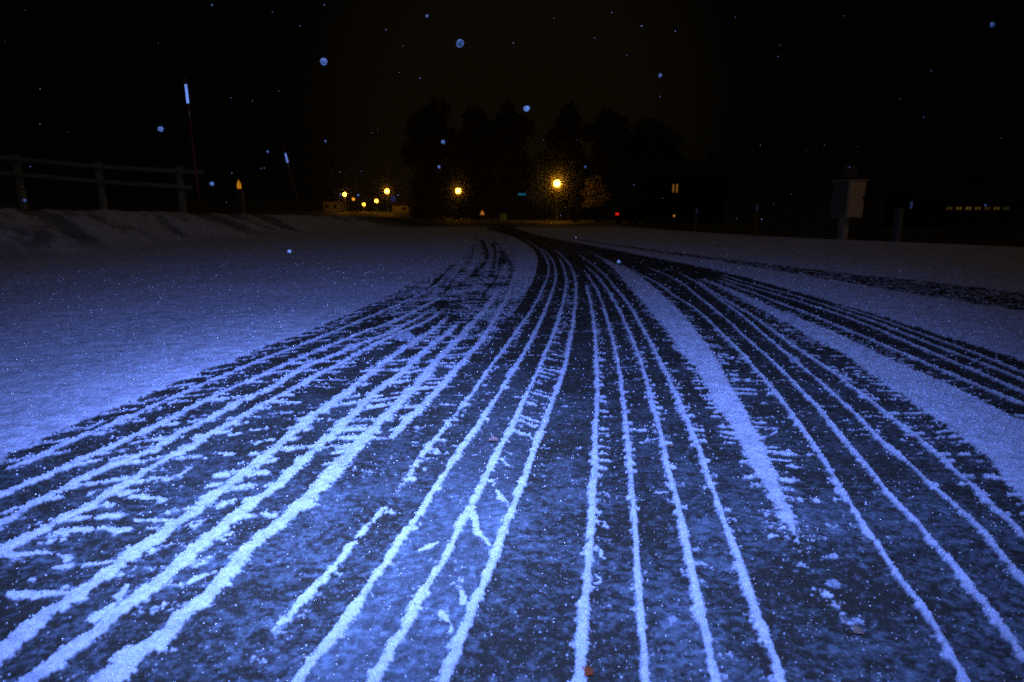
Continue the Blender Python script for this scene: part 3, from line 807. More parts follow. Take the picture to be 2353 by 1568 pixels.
def stake(base_px, top_px, dist, bands, rad_, label):
    gx = at(base_px[0], base_px[1], dist)
    base = Vector((gx.x, gx.y, tz(gx.x, gx.y)))
    top = at(top_px[0], top_px[1], dist)
    # the lean is shaped so the flat band mirrors the torch into the camera
    mid = base.lerp(top, 0.87)
    hv = ((Vector((0, 0, EYE)) - mid).normalized() + (Vector((0.05, -0.12, 1.25)) - mid).normalized()).normalized()
    for _ in range(4):
        dz = top.z - base.z
        ax = (top.x - base.x) / dz
        ay = -(ax * hv.x + hv.z) / hv.y
        top = at(top_px[0], top_px[1], base.y + ay * dz)
    root = empty("snow_stake", base, label, "snow stake", "snow stakes along the road edge")
    P = lambda t: (top - base) * t
    bm = bmesh.new()
    tube(bm, [P(-0.06), P(0.3), P(0.7), P(1.0)], [rad_ * 1.05, rad_, rad_ * 0.97, rad_ * 0.94], 14)
    link("pole", bm, orange, root, True)
    bm = bmesh.new()
    tube(bm, [P(0.994), P(1.004), P(1.008)], [rad_ * 1.15, rad_ * 1.1, rad_ * 0.4], 14)
    link("cap", bm, orange, root, True)
    span = base_px[1] - top_px[1]
    for y0, y1, mm, nm, f in bands:
        t0, t1 = (base_px[1] - y0) / span, (base_px[1] - y1) / span
        bm = bmesh.new()
        if nm == "reflective_band":
            axd = (top - base).normalized()
            nd = (hv - axd * hv.dot(axd)).normalized()
            rt = Matrix((axd.cross(nd), nd, axd)).transposed()
            box(bm, P((t0 + t1) / 2) + nd * rad_ * 1.25, (rad_ * 2 * f, 0.006, (P(t1) - P(t0)).length), 0.0015, rt)
            link(nm, bm, mm, root, False)
            continue
        tube(bm, [P(t0), P((t0 + t1) / 2), P(t1)], rad_ * f, 20)
        link(nm, bm, mm, root, True)
    return root


def crest(xd, y0, y1):
    """distance at which the bank stands highest along one column of the view"""
    Yc = np.linspace(y0, y1, 200)
    Xc = (xd - 1176.5) / FPX * (Yc * CP + 0.5 * SP)
    zc = terrain(Xc, Yc) - EYE
    row = 784 - FPX * (Yc * SP + zc * CP) / (Yc * CP - zc * SP)
    k = int(np.argmin(row))
    return float(Yc[k]), float(row[k])


DS, RS = crest(462, 9, 14)
stake((462, RS + 2), (425, 179), DS, [(235, 193, reflect, "reflective_band", 1.6), (262, 252, tape2, "grey_band", 1.2)], 0.016, "tall thin orange snow stake leaning left with a bright blue reflective band")
DS2, RS2 = crest(690, 17, 22)
stake((692, RS2 + 1), (652, 338), DS2, [(374, 352, reflect, "reflective_band", 1.7), (386, 379, tape2, "grey_band", 1.3)], 0.018, "farther faint snow stake with a short blue band, leaning left")

# ------------------------------------------------------------------ fence
fence_m = mat("weathered_white_paint", (0.27, 0.30, 0.27), 0.8, noise=(9, 0.25))
FD = 21.0
def fp(xd, yd):
    return at(xd, yd, FD)
fr_ = empty("rail_fence", (fp(224, 445).x, FD, fp(224, 445).z), "weathered two-rail fence standing in the dark field behind the bank", "fence")
O = fr_.location
for (xd, yt, yb) in ((-150, 341, 415), (35, 357, 433), (224, 373, 447), (410, 384, 462)):
    a, b = fp(xd, yt), fp(xd, yb)
    zb = tz(a.x, FD)
    bm = bmesh.new()
    box(bm, (0, 0, (a.z + min(zb, b.z) - 0.2) / 2 - O.z), (0.17, 0.15, a.z - min(zb, b.z) + 0.2), 0.012)
    box(bm, (0, 0, a.z - O.z + 0.012), (0.20, 0.18, 0.03), 0.006)
    p = link("post", bm, fence_m, fr_)
    p.location = (a.x - O.x, 0, 0)
for rail in ([(-200, 344), (0, 362), (224, 383), (410, 394), (470, 397)], [(-200, 380), (0, 397), (224, 417), (410, 429), (444, 432)]):
    bm = bmesh.new()
    for (a, b) in zip(rail[:-1], rail[1:]):
        A, B = fp(*a), fp(*b)
        A.y -= 0.10; B.y -= 0.10
        d = B - A
        rot = d.to_track_quat('X', 'Z').to_matrix()
        box(bm, (A + B) / 2 - O, (d.length - 0.004, 0.04, 0.135), 0.008, rot)
    link("rail", bm, fence_m, fr_)

# ------------------------------------------------------------------ box on a post, reflector post
BD = 9.6
steel = mat("painted_grey_steel", (0.80, 0.50, 0.20), 0.6, noise=(6, 0.18))
steel_d = mat("weathered_side_steel", (0.40, 0.40, 0.38), 0.65, noise=(6, 0.2))
wood_m = mat("weathered_timber", (0.50, 0.36, 0.20), 0.85, noise=(14, 0.3))
brown_m = mat("brown_board", (0.09, 0.055, 0.03), 0.8, noise=(12, 0.3))
pb = at(1934, 556, BD)
gz = tz(pb.x, BD)
bx = empty("letter_box", (pb.x, BD, gz), "tall grey letter box on a wooden post at the right roadside", "letter box")
yaw = math.radians(17)
Rz = Matrix.Rotation(yaw, 3, 'Z')
zt, zb = at(1945, 416, BD).z - gz, at(1945, 501, BD).z - gz
wpx = BD / FPX
bm = bmesh.new()
box(bm, (0, 0, (zb - 0.15) / 2 + 0.0), (0.105, 0.105, zb + 0.15), 0.008)
link("post", bm, wood_m, bx)
bw, bd_ = 32.5 * wpx / 0.707, 33.5 * wpx / 0.707
bm = bmesh.new()
box(bm, (0.02, 0.0, (zt + zb) / 2), (bw, bd_, zt - zb), 0.012)
body_o = link("housing", bm, steel, bx)
bm = bmesh.new()
box(bm, (0.02, -bd_ / 2 - 0.006, (zt + zb) / 2), (bw - 0.03, 0.012, zt - zb - 0.03), 0.004)
door = link("door", bm, steel, bx)
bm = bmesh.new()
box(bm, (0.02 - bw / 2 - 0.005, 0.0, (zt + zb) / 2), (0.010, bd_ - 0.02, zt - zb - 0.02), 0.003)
link("shade_panel", bm, mat("shaded_side_steel", (0.22, 0.17, 0.10), 0.7, noise=(6, 0.3)), bx)  # added plate, its dark colour puts shade on the left face
bm = bmesh.new()
box(bm, (0.02 + bw * .36, -bd_ / 2 - 0.022, (zt + zb) / 2 + 0.03), (0.012, 0.02, 0.05), 0.003)
link("handle", bm, blackm, door)
bm = bmesh.new()
box(bm, (0.02, 0, zt + 0.008), (bw + 0.03, bd_ + 0.03, 0.014), 0.004)
link("lid", bm, steel, bx)
sz0, sz1 = at(1948, 408, BD).z - gz, at(1948, 380, BD).z - gz
bm = bmesh.new()
box(bm, (0.03, 0.02, (sz0 + sz1) / 2), (38 * wpx, 0.03, sz1 - sz0), 0.004)
box(bm, (0.03, 0.05, (zt + sz1) / 2 - .02), (0.04, 0.03, sz1 - zt), 0.003)
link("board", bm, brown_m, bx)
for o in bx.children:
    o.rotation_euler = (0, 0, 0)
bx.rotation_euler = (0, 0, yaw)

PD = 9.4
pp = at(2057, 556, PD)
gz2 = tz(pp.x, PD)
old_wood = mat("old_grey_timber", (0.24, 0.20, 0.15), 0.9, noise=(14, 0.3))
rp = empty("marker_post", (pp.x, PD, gz2), "stubby grey wooden post right of the letter box with a pale reflector", "post")
ztop = at(2057, 478, PD).z - gz2
bm = bmesh.new()
tube(bm, [(0, 0, -0.1), (0, 0, ztop * 0.6), (0, 0, ztop - .01), (0, 0, ztop)], [0.062, 0.06, 0.058, 0.045], 16)
link("post", bm, old_wood, rp, False)
def refl_plate(name, parent, loc, w, hgt, m, aim):
    bm = bmesh.new()
    box(bm, (0, 0, 0), (w, 0.012, hgt), 0.003)
    o = link(name, bm, m, parent)
    o.location = loc
    return o
z0, z1 = at(2075, 480, PD).z - gz2, at(2075, 463, PD).z - gz2
pale_ref = mat("pale_reflector", (0.6, 0.7, 0.72), 0.45, metal=0.9)
pl = refl_plate("reflector", rp, ((2075 - 2057) * PD / FPX, -0.075, (z0 + z1) / 2), 0.034, z1 - z0, pale_ref, None)
pl.rotation_euler = (0, 0, math.atan2(-pp.x, PD) * 0.9)
bm = bmesh.new()
box(bm, ((2066 - 2057) * PD / FPX, -0.062, (z0 + z1) / 2), (0.10, 0.012, 0.02), 0.002)
link("bracket", bm, blackm, rp)

# ------------------------------------------------------------------ far drive markers
def marker(xd, yc, dist, hpx, label, w=0.09):
    c = at(xd, yc, dist)
    gz_ = tz(c.x, c.y)
    root = empty("marker_stake", (c.x, c.y, gz_), label, "marker", "pale marker stakes beyond the right verge")
    bm = bmesh.new()
    hh = c.z - gz_
    tube(bm, [(0, 0, -0.1), (0, 0, hh), (0, 0, hh + 0.14)], [0.03, 0.028, 0.024], 8)
    link("stake", bm, wood_m, root)
    pl_ = refl_plate("reflector", root, (0, -0.045, hh), w, hpx * dist / FPX, pale_ref, None)
    pl_.rotation_euler = (0, 0, math.atan2(-c.x, c.y))
    return root


marker(1600, 485, 30, 9, "fainter marker stake with a dull pale reflector, left of two")
marker(1739, 478, 26, 12, "marker stake with a brighter pale reflector, left of the letter box")

# ------------------------------------------------------------------ street lamps
pole_m = mat("galvanised_pole", (0.12, 0.12, 0.12), 0.6, noise=(5, 0.2))
SOD = (1.0, 0.38, 0.022)


def lamp_mat(s):
    return mat("sodium_glass", (0.9, 0.8, 0.6), 0.4, emit=SOD, estr=s)


def street_lamp(xd, yd, dist, rad_, estr, watts, label, kind="street"):
    p = at(xd, yd, dist)
    gz_ = tz(p.x, p.y)
    hgt = p.z - gz_
    root = empty("street_lamp" if kind == "street" else "lantern_post", (p.x, p.y, gz_), label, "street lamp" if kind == "street" else "lantern", "amber lamps glowing down the road")
    bm = bmesh.new()
    off = 0.0
    if kind == "street":
        lathe(bm, [(0.16, -0.1), (0.16, 0.35), (0.10, 0.45), (0.075, 1.2), (0.06, hgt - 0.55), (0.085, hgt - 0.5), (0.05, hgt - 0.42), (0.11, hgt - rad_ * 1.05)], seg=14)
    else:
        lathe(bm, [(0.08, -0.1), (0.06, 0.3), (0.045, hgt - 0.4), (0.10, hgt - rad_ * 1.05)], seg=12)
    link("pole", bm, pole_m, root, True)
    bm = bmesh.new()
    lathe(bm, [(0.10, -rad_ * 1.0), (rad_ * 0.8, -rad_ * 0.7), (rad_ * 1.0, -0.05), (rad_ * 0.92, rad_ * 0.5), (rad_ * 0.55, rad_ * 0.86), (0.05, rad_ * 0.98)], (0, 0, hgt), 20)
    globe = link("globe", bm, lamp_mat(estr), root, True)
    bm = bmesh.new()
    lathe(bm, [(rad_ * 0.5, 0.0), (rad_ * 0.42, 0.06), (0.06, 0.12), (0.02, 0.22)], (0, 0, hgt + rad_ * 0.95), 14)
    link("cap", bm, pole_m, root, True)
    if watts:
        ld = bpy.data.lights.new("sodium_lamp", 'POINT')
        ld.energy = watts
        ld.color = (1.0, 0.42, 0.015)
        ld.shadow_soft_size = rad_ * 1.2
        lo = bpy.data.objects.new("sodium_lamp", ld)
        lo.location = (0, -rad_ * 1.6, hgt - 0.05)
        COL.objects.link(lo)
        lo.parent = root
    return root


street_lamp(1280, 422, 84, 0.42, 60, 420, "brightest and largest amber street lamp, right of the road bend")
street_lamp(1053, 439, 108, 0.40, 40, 200, "bright amber street lamp standing below the leftmost tree crowns")
street_lamp(889, 440, 138, 0.44, 36, 240, "highest of the cluster of distant amber lamps at left of centre")
street_lamp(792, 447, 148, 0.38, 26, 230, "leftmost of the cluster of distant amber lamps, beside a lit wall")
street_lamp(865, 462, 150, 0.36, 16, 90, "low amber lantern just below the highest lamp of the cluster", "lantern")
street_lamp(836, 470, 150, 0.31, 9, 80, "lowest amber lantern in the distant cluster over the lit snow", "lantern")
street_lamp(812, 458, 165, 0.34, 1.2, 0, "faint orange lantern right of the leftmost distant lamp", "lantern")
street_lamp(1422, 495, 60, 0.13, 1.6, 0, "tiny amber garden lantern beside the red tail light", "lantern")
street_lamp(1549, 496, 60, 0.08, 0.5, 0, "faintest tiny amber garden lantern below the lit twin window", "lantern")

# glowing gate lantern on the left
GD = 36.0
gp = at(549, 424, GD)
gz_ = tz(gp.x, gp.y)
gl = empty("gate_lantern", (gp.x, gp.y, gz_), "flame-coloured gate lantern glowing behind the fence end", "lantern")
hh = gp.z - gz_
bm = bmesh.new(); box(bm, (0, 0, (hh - 0.3) / 2 - 0.05), (0.34, 0.34, hh - 0.3 + 0.1), 0.02)
link("pillar", bm, pole_m, gl)
bm = bmesh.new(); lathe(bm, [(0.05, -0.24), (0.11, -0.18), (0.10, 0.0), (0.05, 0.14), (0.02, 0.24)], (0, 0, hh), 12)
link("glass", bm, mat("amber_glass", (0.9, 0.6, 0.2), 0.4, emit=(1.0, 0.36, 0.012), estr=0.5), gl, True)
bm = bmesh.new()
for k in range(4):
    a = k * math.pi / 2 + 0.5
    tube(bm, [(0.17 * math.cos(a), 0.17 * math.sin(a), hh - 0.3), (0.17 * math.cos(a), 0.17 * math.sin(a), hh + 0.1), (0.02 * math.cos(a), 0.02 * math.sin(a), hh + 0.36)], 0.012, 6)
link("cage", bm, blackm, gl)
# glowing cone added in place of an orange lit shape under the trees
cp_ = at(1108, 489, 90)
cgz = tz(cp_.x, cp_.y)
cl = empty("glow_cone", (cp_.x, cp_.y, cgz), "small orange cone-shaped glow low under the dark trees", "lantern")
bm = bmesh.new(); lathe(bm, [(0.32, 0), (0.3, 0.12), (0.12, 0.45), (0.03, 0.6)], (0, 0, cp_.z - cgz - 0.3), 12)
link("cone_body", bm, mat("orange_glow", (0.8, 0.4, 0.1), 0.6, emit=(1.0, 0.33, 0.05), estr=0.28), cl, True)
bm = bmesh.new(); tube(bm, [(0, 0, -0.1), (0, 0, cp_.z - cgz - 0.3)], 0.05, 8)
link("post", bm, pole_m, cl)

# ------------------------------------------------------------------ signs
def sign(xd, yd, dist, wpx_, hpx_, m, label, nm):
    c = at(xd, yd, dist)
    gz_ = tz(c.x, c.y)
    root = empty(nm, (c.x, c.y, gz_), label, "sign", None, math.atan2(-c.x, c.y))
    hh_ = c.z - gz_
    hs = hpx_ * dist / FPX
    bm = bmesh.new(); tube(bm, [(0, 0.05, -0.1), (0, 0.05, hh_ + hs * 0.45)], 0.03, 8)
    link("post", bm, pole_m, root)
    bm = bmesh.new(); box(bm, (0, 0, 0), (wpx_ * dist / FPX, 0.02, hs), 0.004)
    p_ = link("panel", bm, m, root)
    p_.location = (0, 0, hh_)
    p_.rotation_euler = (math.atan2(c.z - EYE, dist), 0, 0)
    return root, p_, hs


teal = mat("teal_reflective_sheet", (0.10, 0.95, 0.62), 0.22, metal=1.0)
white_ref = mat("white_reflective_sheet", (0.75, 0.75, 0.95), 0.25, metal=1.0)
sg, pan, hs = sign(1199, 447, 62, 17, 4.6, teal, "small teal street name sign glowing between two amber lamps", "street_sign")
sign(904, 457, 96, 10, 12, white_ref, "pale bluish square road sign beside the distant lamp cluster", "road_sign")
bmu = bmesh.new(); ub = at(1156, 489, 92); ugz = tz(ub.x, ub.y)
box(bmu, (0, 0, 0.4), (1.0, 0.6, 0.8), 0.05); box(bmu, (0, 0, 0.83), (1.1, 0.7, 0.06), 0.02); box(bmu, (0, 0, 0.03), (1.2, 0.8, 0.1), 0.02)
uo = link("utility_cabinet", bmu, mat("green_cabinet", (0.18, 0.32, 0.2), 0.5))
uo.location = (ub.x, ub.y, ugz)
tag(uo, "low greenish utility cabinet standing under the dark trees", "cabinet")

# ------------------------------------------------------------------ houses
wall_m = mat("pale_siding", (0.22, 0.20, 0.16), 0.85, noise=(2, 0.15))
dark_wall = mat("dark_siding", (0.010, 0.009, 0.008), 0.9, noise=(2, 0.2))
roof_m = mat("dark_shingles", (0.010, 0.010, 0.010), 0.9, noise=(3, 0.3))
frame_m = mat("window_frame", (0.12, 0.11, 0.1), 0.7)


def house(xd, ybase_z, dist, w, d, hgt, roof_h, label, m, windows=(), door=None, yaw_=0.0):
    c = at(xd, 455, dist)
    gz_ = tz(c.x, c.y) if ybase_z is None else ybase_z
    root = empty("house", (c.x, c.y, gz_), label, "house", None, yaw_)
    bm = bmesh.new(); box(bm, (0, d / 2, hgt / 2 - 0.3), (w, d, hgt + 0.6), 0.02)
    link("wall", bm, m, root)
    bm = bmesh.new()
    ov = 0.35
    pts = [(-w / 2 - ov, -ov, hgt), (w / 2 + ov, -ov, hgt), (w / 2 + ov, d / 2, hgt + roof_h), (-w / 2 - ov, d / 2, hgt + roof_h), (-w / 2 - ov, d + ov, hgt), (w / 2 + ov, d + ov, hgt)]
    vs = [bm.verts.new((p[0], p[1], p[2] + 0.005)) for p in pts]
    bm.faces.new((vs[0], vs[1], vs[2], vs[3])); bm.faces.new((vs[3], vs[2], vs[5], vs[4]))
    bm.faces.new((vs[0], vs[3], vs[4])); bm.faces.new((vs[1], vs[5], vs[2])); bm.faces.new((vs[0], vs[4], vs[5], vs[1]))
    rf = link("roof", bm, roof_m, root)
    bm = bmesh.new(); box(bm, (w * 0.25, d * 0.5, hgt + roof_h + 0.3), (0.6, 0.6, 1.4), 0.03)
    link("chimney", bm, roof_m, rf)
    for (wx, wz, ww, wh, gm) in windows:
        bm = bmesh.new()
        t = 0.06
        box(bm, (wx, -0.03, wz + wh / 2 + t / 2), (ww + 2 * t, 0.08, t)); box(bm, (wx, -0.03, wz - wh / 2 - t / 2), (ww + 2 * t, 0.08, t))
        box(bm, (wx - ww / 2 - t / 2, -0.03, wz), (t, 0.08, wh)); box(bm, (wx + ww / 2 + t / 2, -0.03, wz), (t, 0.08, wh))
        if ww > 0.35:
            box(bm, (wx, -0.03, wz), (0.05, 0.07, wh))
        wn = link("window", bm, frame_m, root)
        bm = bmesh.new(); box(bm, (wx, -0.012, wz), (ww, 0.016, wh))
        link("pane", bm, gm, wn)
    return root


def glow(col, s):
    return mat("lit_pane", (0.3, 0.25, 0.15), 0.4, emit=col, estr=s)


dark_pane = mat("dark_pane", (0.02, 0.02, 0.025), 0.15)
c = at(767, 468, 158)
house(760, None, 156, 3.8, 5, 2.3, 0.9, "low pale-walled garage lit amber beside the leftmost distant lamp", wall_m, [(-1.0, 1.2, 0.7, 0.8, dark_pane), (0.9, 1.2, 0.7, 0.8, dark_pane)])
house(919, None, 142, 3.6, 5, 1.75, 0.8, "low pale shed lit amber below the bluish square road sign", wall_m, [(0.8, 0.9, 0.7, 0.6, dark_pane)])
amb = glow((1.0, 0.42, 0.05), 0.14)
h1 = at(1551, 433, 66)
g1z = tz(at(1551, 455, 66).x, 66)
house(1575, None, 66, 8.0, 6, 4.6, 1.8, "dark house among trees with one narrow amber twin window", dark_wall, yaw_=math.radians(-19), windows=[((1547.5 - 1575) * 66 / FPX, h1.z - g1z, 0.17, 0.80, amb), ((1555.5 - 1575) * 66 / FPX, h1.z - g1z, 0.17, 0.86, amb)])
LD = 48.0
lz = at(2240, 479, LD).z
cz = tz(at(2240, 455, LD).x, LD)
yel = [glow((1.0, 0.62, 0.10), s) for s in (0.035, 0.06, 0.07, 0.045, 0.025, 0.05, 0.02)]
house(2240, None, LD, 7.5, 5, max(1.6, lz - cz + 0.45), 1.0, "long low dark building at far right with a dotted row of yellow windows", dark_wall,
      [((2186 + 21.2 * k - 2240) * LD / FPX, lz - cz, 13 * LD / FPX, 6 * LD / FPX, yel[k]) for k in range(7)])

# ------------------------------------------------------------------ parked cars
car_m = mat("dark_car_paint", (0.008, 0.008, 0.009), 0.9, spec=0.0)
glass_m = mat("car_glass", (0.012, 0.012, 0.012), 0.5, spec=0.1)
tyre_m = mat("tyre_rubber", (0.02, 0.02, 0.02), 0.8)
rim_metal = mat("wheel_rim", (0.3, 0.3, 0.3), 0.4, metal=0.8)
red_m = mat("tail_lens", (0.5, 0.02, 0.01), 0.3, emit=(1, 0.01, 0.005), estr=0.0)
red_on = mat("tail_lens_emitting", (0.8, 0.02, 0.01), 0.2, emit=(1, 0.012, 0.006), estr=0.7)  # red glow is put in as emission
head_m = mat("head_lens", (0.6, 0.6, 0.6), 0.2)


def car(loc, rz, label, high, lit):
    root = empty("parked_car", loc, label, "car", "cars parked beside the road", rz)
    Hh = 1.0 if high else 0.86
    prof = [(-2.2, .45), (-2.25, .8), (-2.1, .98 * Hh + .05), (-1.3, 1.02 * Hh), (-0.75, 1.62 * Hh + .05), (0.9, 1.66 * Hh + .05), (1.75, 1.12 * Hh), (2.15, 1.0 * Hh), (2.2, .5), (2.1, .32), (-2.1, .32)]
    if high:
        prof = [(-2.2, .5), (-2.25, .85), (-2.15, 1.02), (-1.2, 1.1), (-0.6, 1.72), (1.75, 1.76), (2.1, 1.15), (2.2, .95), (2.22, .5), (2.1, .36), (-2.1, .36)]
    bm = bmesh.new()
    n = len(prof)
    rows = []
    for sy, k in ((-0.88, 1), (-0.80, 2), (0.80, 2), (0.88, 1)):
        row = []
        for (px, pz) in prof:
            inset = 0.0 if pz < 1.05 else 0.16
            yy = sy * (1 - inset / 0.88) if abs(sy) > .85 else sy * (1 - inset / 0.88)
            row.append(bm.verts.new((px * (1.0 if abs(sy) < .85 else 0.985), yy, pz if abs(sy) < .85 else pz - 0.03 * (pz > .9))))
        rows.append(row)
    for a, b in zip(rows[:-1], rows[1:]):
        for i in range(n):
            bm.faces.new((a[i], a[(i + 1) % n], b[(i + 1) % n], b[i]))
    bm.faces.new(rows[0][::-1]); bm.faces.new(rows[-1])
    bmesh.ops.recalc_face_normals(bm, faces=bm.faces[:])
    link("body", bm, car_m, root)
    zt_, zb_ = (1.62, 1.14) if high else (1.42, 0.98)
    for sy in (-1, 1):
        for x0, x1 in ((-0.75, 0.25), (0.32, 1.35)):
            bm = bmesh.new()
            vs = [bm.verts.new(v_) for v_ in ((x0 - (0.25 if x0 < 0 else 0), sy * 0.845, zb_), (x1, sy * 0.845, zb_), (x1, sy * 0.745, zt_), (x0 + 0.1, sy * 0.745, zt_))]
            fc = bm.faces.new(vs)
            bmesh.ops.solidify(bm, geom=[fc], thickness=0.02)
            link("window", bm, glass_m, root)
    for sx in (-1.38, 1.38):
        for sy in (-0.82, 0.82):
            bm = bmesh.new()
            lathe(bm, [(0.20, -0.11), (0.31, -0.11), (0.34, -0.07), (0.34, 0.07), (0.31, 0.11), (0.20, 0.11)], seg=20)
            w = link("wheel", bm, tyre_m, root)
            w.location = (sx, sy, 0.34); w.rotation_euler = (math.pi / 2, 0, 0)
            bm = bmesh.new(); lathe(bm, [(0.19, -0.115), (0.05, -0.125), (0.05, 0.125), (0.19, 0.115)], seg=14)
            link("rim", bm, rim_metal, w)
    for sy in (-0.62, 0.62):
        bm = bmesh.new(); box(bm, (2.215, sy, 0.88), (0.05, 0.30, 0.20), 0.02)
        link("tail_light", bm, red_on if (lit and sy == lit) else red_m, root)
        bm = bmesh.new(); box(bm, (-2.235, sy, 0.74), (0.05, 0.34, 0.16), 0.02)
        link("headlight", bm, head_m, root)
    return root


c1 = at(1330, 500, 88)
car((c1.x, 78.0, tz(c1.x, 78)), 0.1, "black parked car silhouetted against lit snow below the brightest lamp", True, 0)
c2 = at(1462, 500, 58)
car((c2.x - 0.3, 58, tz(c2.x, 58)), math.radians(-122), "dark parked car with a single red tail light glowing", False, -0.62)

# ------------------------------------------------------------------ trees
bark = mat("dark_bark", (0.04, 0.032, 0.025), 0.9, noise=(8, 0.4))
needle = mat("dark_needles", (0.012, 0.016, 0.009), 0.9, noise=(1.5, 0.5))
twig_m = mat("snow_dusted_twigs", (0.16, 0.14, 0.11), 0.9, noise=(3, 0.5))


def crown_mesh(blobs, n, leaf_, rnd):
    V = []; F = []
    vols = [b[3] * b[4] * b[5] for b in blobs]
    tot = sum(vols)
    for b, vv in zip(blobs, vols):
        for _ in range(int(n * vv / tot)):
            while True:
                p = Vector((rnd.uniform(-1, 1), rnd.uniform(-1, 1), rnd.uniform(-1, 1)))
                if 0.12 < p.length < 1:
                    break
            p = p.normalized() * (p.length ** 0.55) * rnd.uniform(0.86, 1.12)
            c = Vector((b[0] + p.x * b[3], b[1] + p.y * b[4], b[2] + p.z * b[5]))
            s = leaf_ * rnd.uniform(0.5, 1.3)
            d1 = Vector((rnd.gauss(0, 1), rnd.gauss(0, 1), rnd.gauss(0, .6))).normalized()
            d2 = d1.cross(Vector((rnd.gauss(0, 1), rnd.gauss(0, 1), rnd.gauss(0, 1)))).normalized()
            i = len(V)
            V += [c - d1 * s, c + d2 * s * 0.45, c + d1 * s, c - d2 * s * 0.45]
            F.append((i, i + 1, i + 2, i + 3))
    me = bpy.data.meshes.new("crown")
    me.from_pydata([tuple(v) for v in V], [], F)
    return me


def tree(name, xd, dist, ytop, half_px, label, cat, seed, crown_m, ybot=470, n=3200, leaf_=0.55, group=None):
    rnd = random.Random(seed)
    g = at(xd, 455, dist)
    gz_ = tz(g.x, g.y)
    H = at(xd, ytop, dist).z - gz_
    z0 = at(xd, ybot, dist).z - gz_
    W = half_px * dist / FPX
    root = empty(name, (g.x, g.y, gz_), label, cat, group)
    bm = bmesh.new()
    r0 = 0.018 * H + 0.05
    pts = [(rnd.uniform(-.1, .1) * t * W * .4, rnd.uniform(-.1, .1), -0.2 + t * H * 0.92) for t in (0, .15, .35, .6, .8, 1)]
    tube(bm, pts, [r0 * 1.3, r0, r0 * .85, r0 * .6, r0 * .35, r0 * .1], 10)
    for k in range(14):
        t = rnd.uniform(0.2, 0.9)
        a = rnd.uniform(0, 6.28)
        z = t * H * 0.92
        L = W * rnd.uniform(.5, .9) * (1.1 - 0.5 * t)
        tube(bm, [(0, 0, z), (L * .5 * math.cos(a), L * .5 * math.sin(a), z + L * .12), (L * math.cos(a), L * math.sin(a), z + L * .35)], [r0 * .35, r0 * .2, r0 * .05], 6)
    link("trunk", bm, bark, root)
    blobs = []
    m = 13
    for k in range(m):
        t = k / (m - 1)
        z = z0 + (H - z0) * (0.08 + 0.84 * t)
        prof = max(0.05, 1 - (abs(t - 0.45) / 0.60) ** 3.6) ** 0.5
        rr = W * prof * 0.62
        a = rnd.uniform(0, 6.28)
        off = W * prof * 0.40 * rnd.uniform(.5, 1)
        blobs.append((off * math.cos(a), off * math.sin(a), z, rr * rnd.uniform(.8, 1.1), rr * rnd.uniform(.8, 1.1), (H - z0) * 0.12 * rnd.uniform(.8, 1.2)))
    me = crown_mesh(blobs, n, leaf_, rnd)
    me.materials.append(crown_m)
    o = bpy.data.objects.new("crown", me)
    COL.objects.link(o); o.parent = root
    return root


G = "dark pines behind the bend"
tree("pine_tree", 1006, 122, 238, 80, "leftmost tall black pine of the central row, broad rounded crown", "tree", 1, needle, 480, 8000, group=G)
tree("pine_tree", 1098, 126, 246, 72, "second tall black pine from the left in the central row", "tree", 2, needle, 480, 7000, group=G)
tree("pine_tree", 1176, 120, 240, 68, "third black pine from the left, flat-topped above the teal sign", "tree", 3, needle, 480, 7000, group=G)
tree("pine_tree", 1298, 118, 249, 66, "black pine rising directly behind the brightest street lamp", "tree", 4, needle, 480, 7000, group=G)
tree("pine_tree", 1392, 116, 256, 80, "fifth black pine from the left, right of the brightest lamp", "tree", 5, needle, 480, 8000, group=G)
tree("pine_tree", 1490, 112, 282, 96, "rightmost faint black pine of the central row", "tree", 6, needle, 480, 8000, group=G)
tree("bare_tree", 1372, 88, 408, 40, "snow-dusted bushy tree lit dim amber by the brightest lamp", "tree", 7, twig_m, 485, 1500, 0.22)
# hedge mass below the pines
rnd = random.Random(4)
blobs = []
for k in range(44):
    xd = 960 + k * 14.5 + rnd.uniform(-5, 5)
    if 1262 < xd < 1296:
        continue
    g = at(xd, 455, 98 + rnd.uniform(-4, 8))
    blobs.append((g.x, g.y, tz(g.x, g.y) + 0.7, 1.1, 1.0, rnd.uniform(0.7, 1.7)))
me = crown_mesh(blobs, 5200, 0.32, rnd)
me.materials.append(needle)
o = bpy.data.objects.new("undergrowth", me)
COL.objects.link(o)
tag(o, "dark tangled undergrowth below the pines along the far side of the road", "undergrowth", kind="stuff")

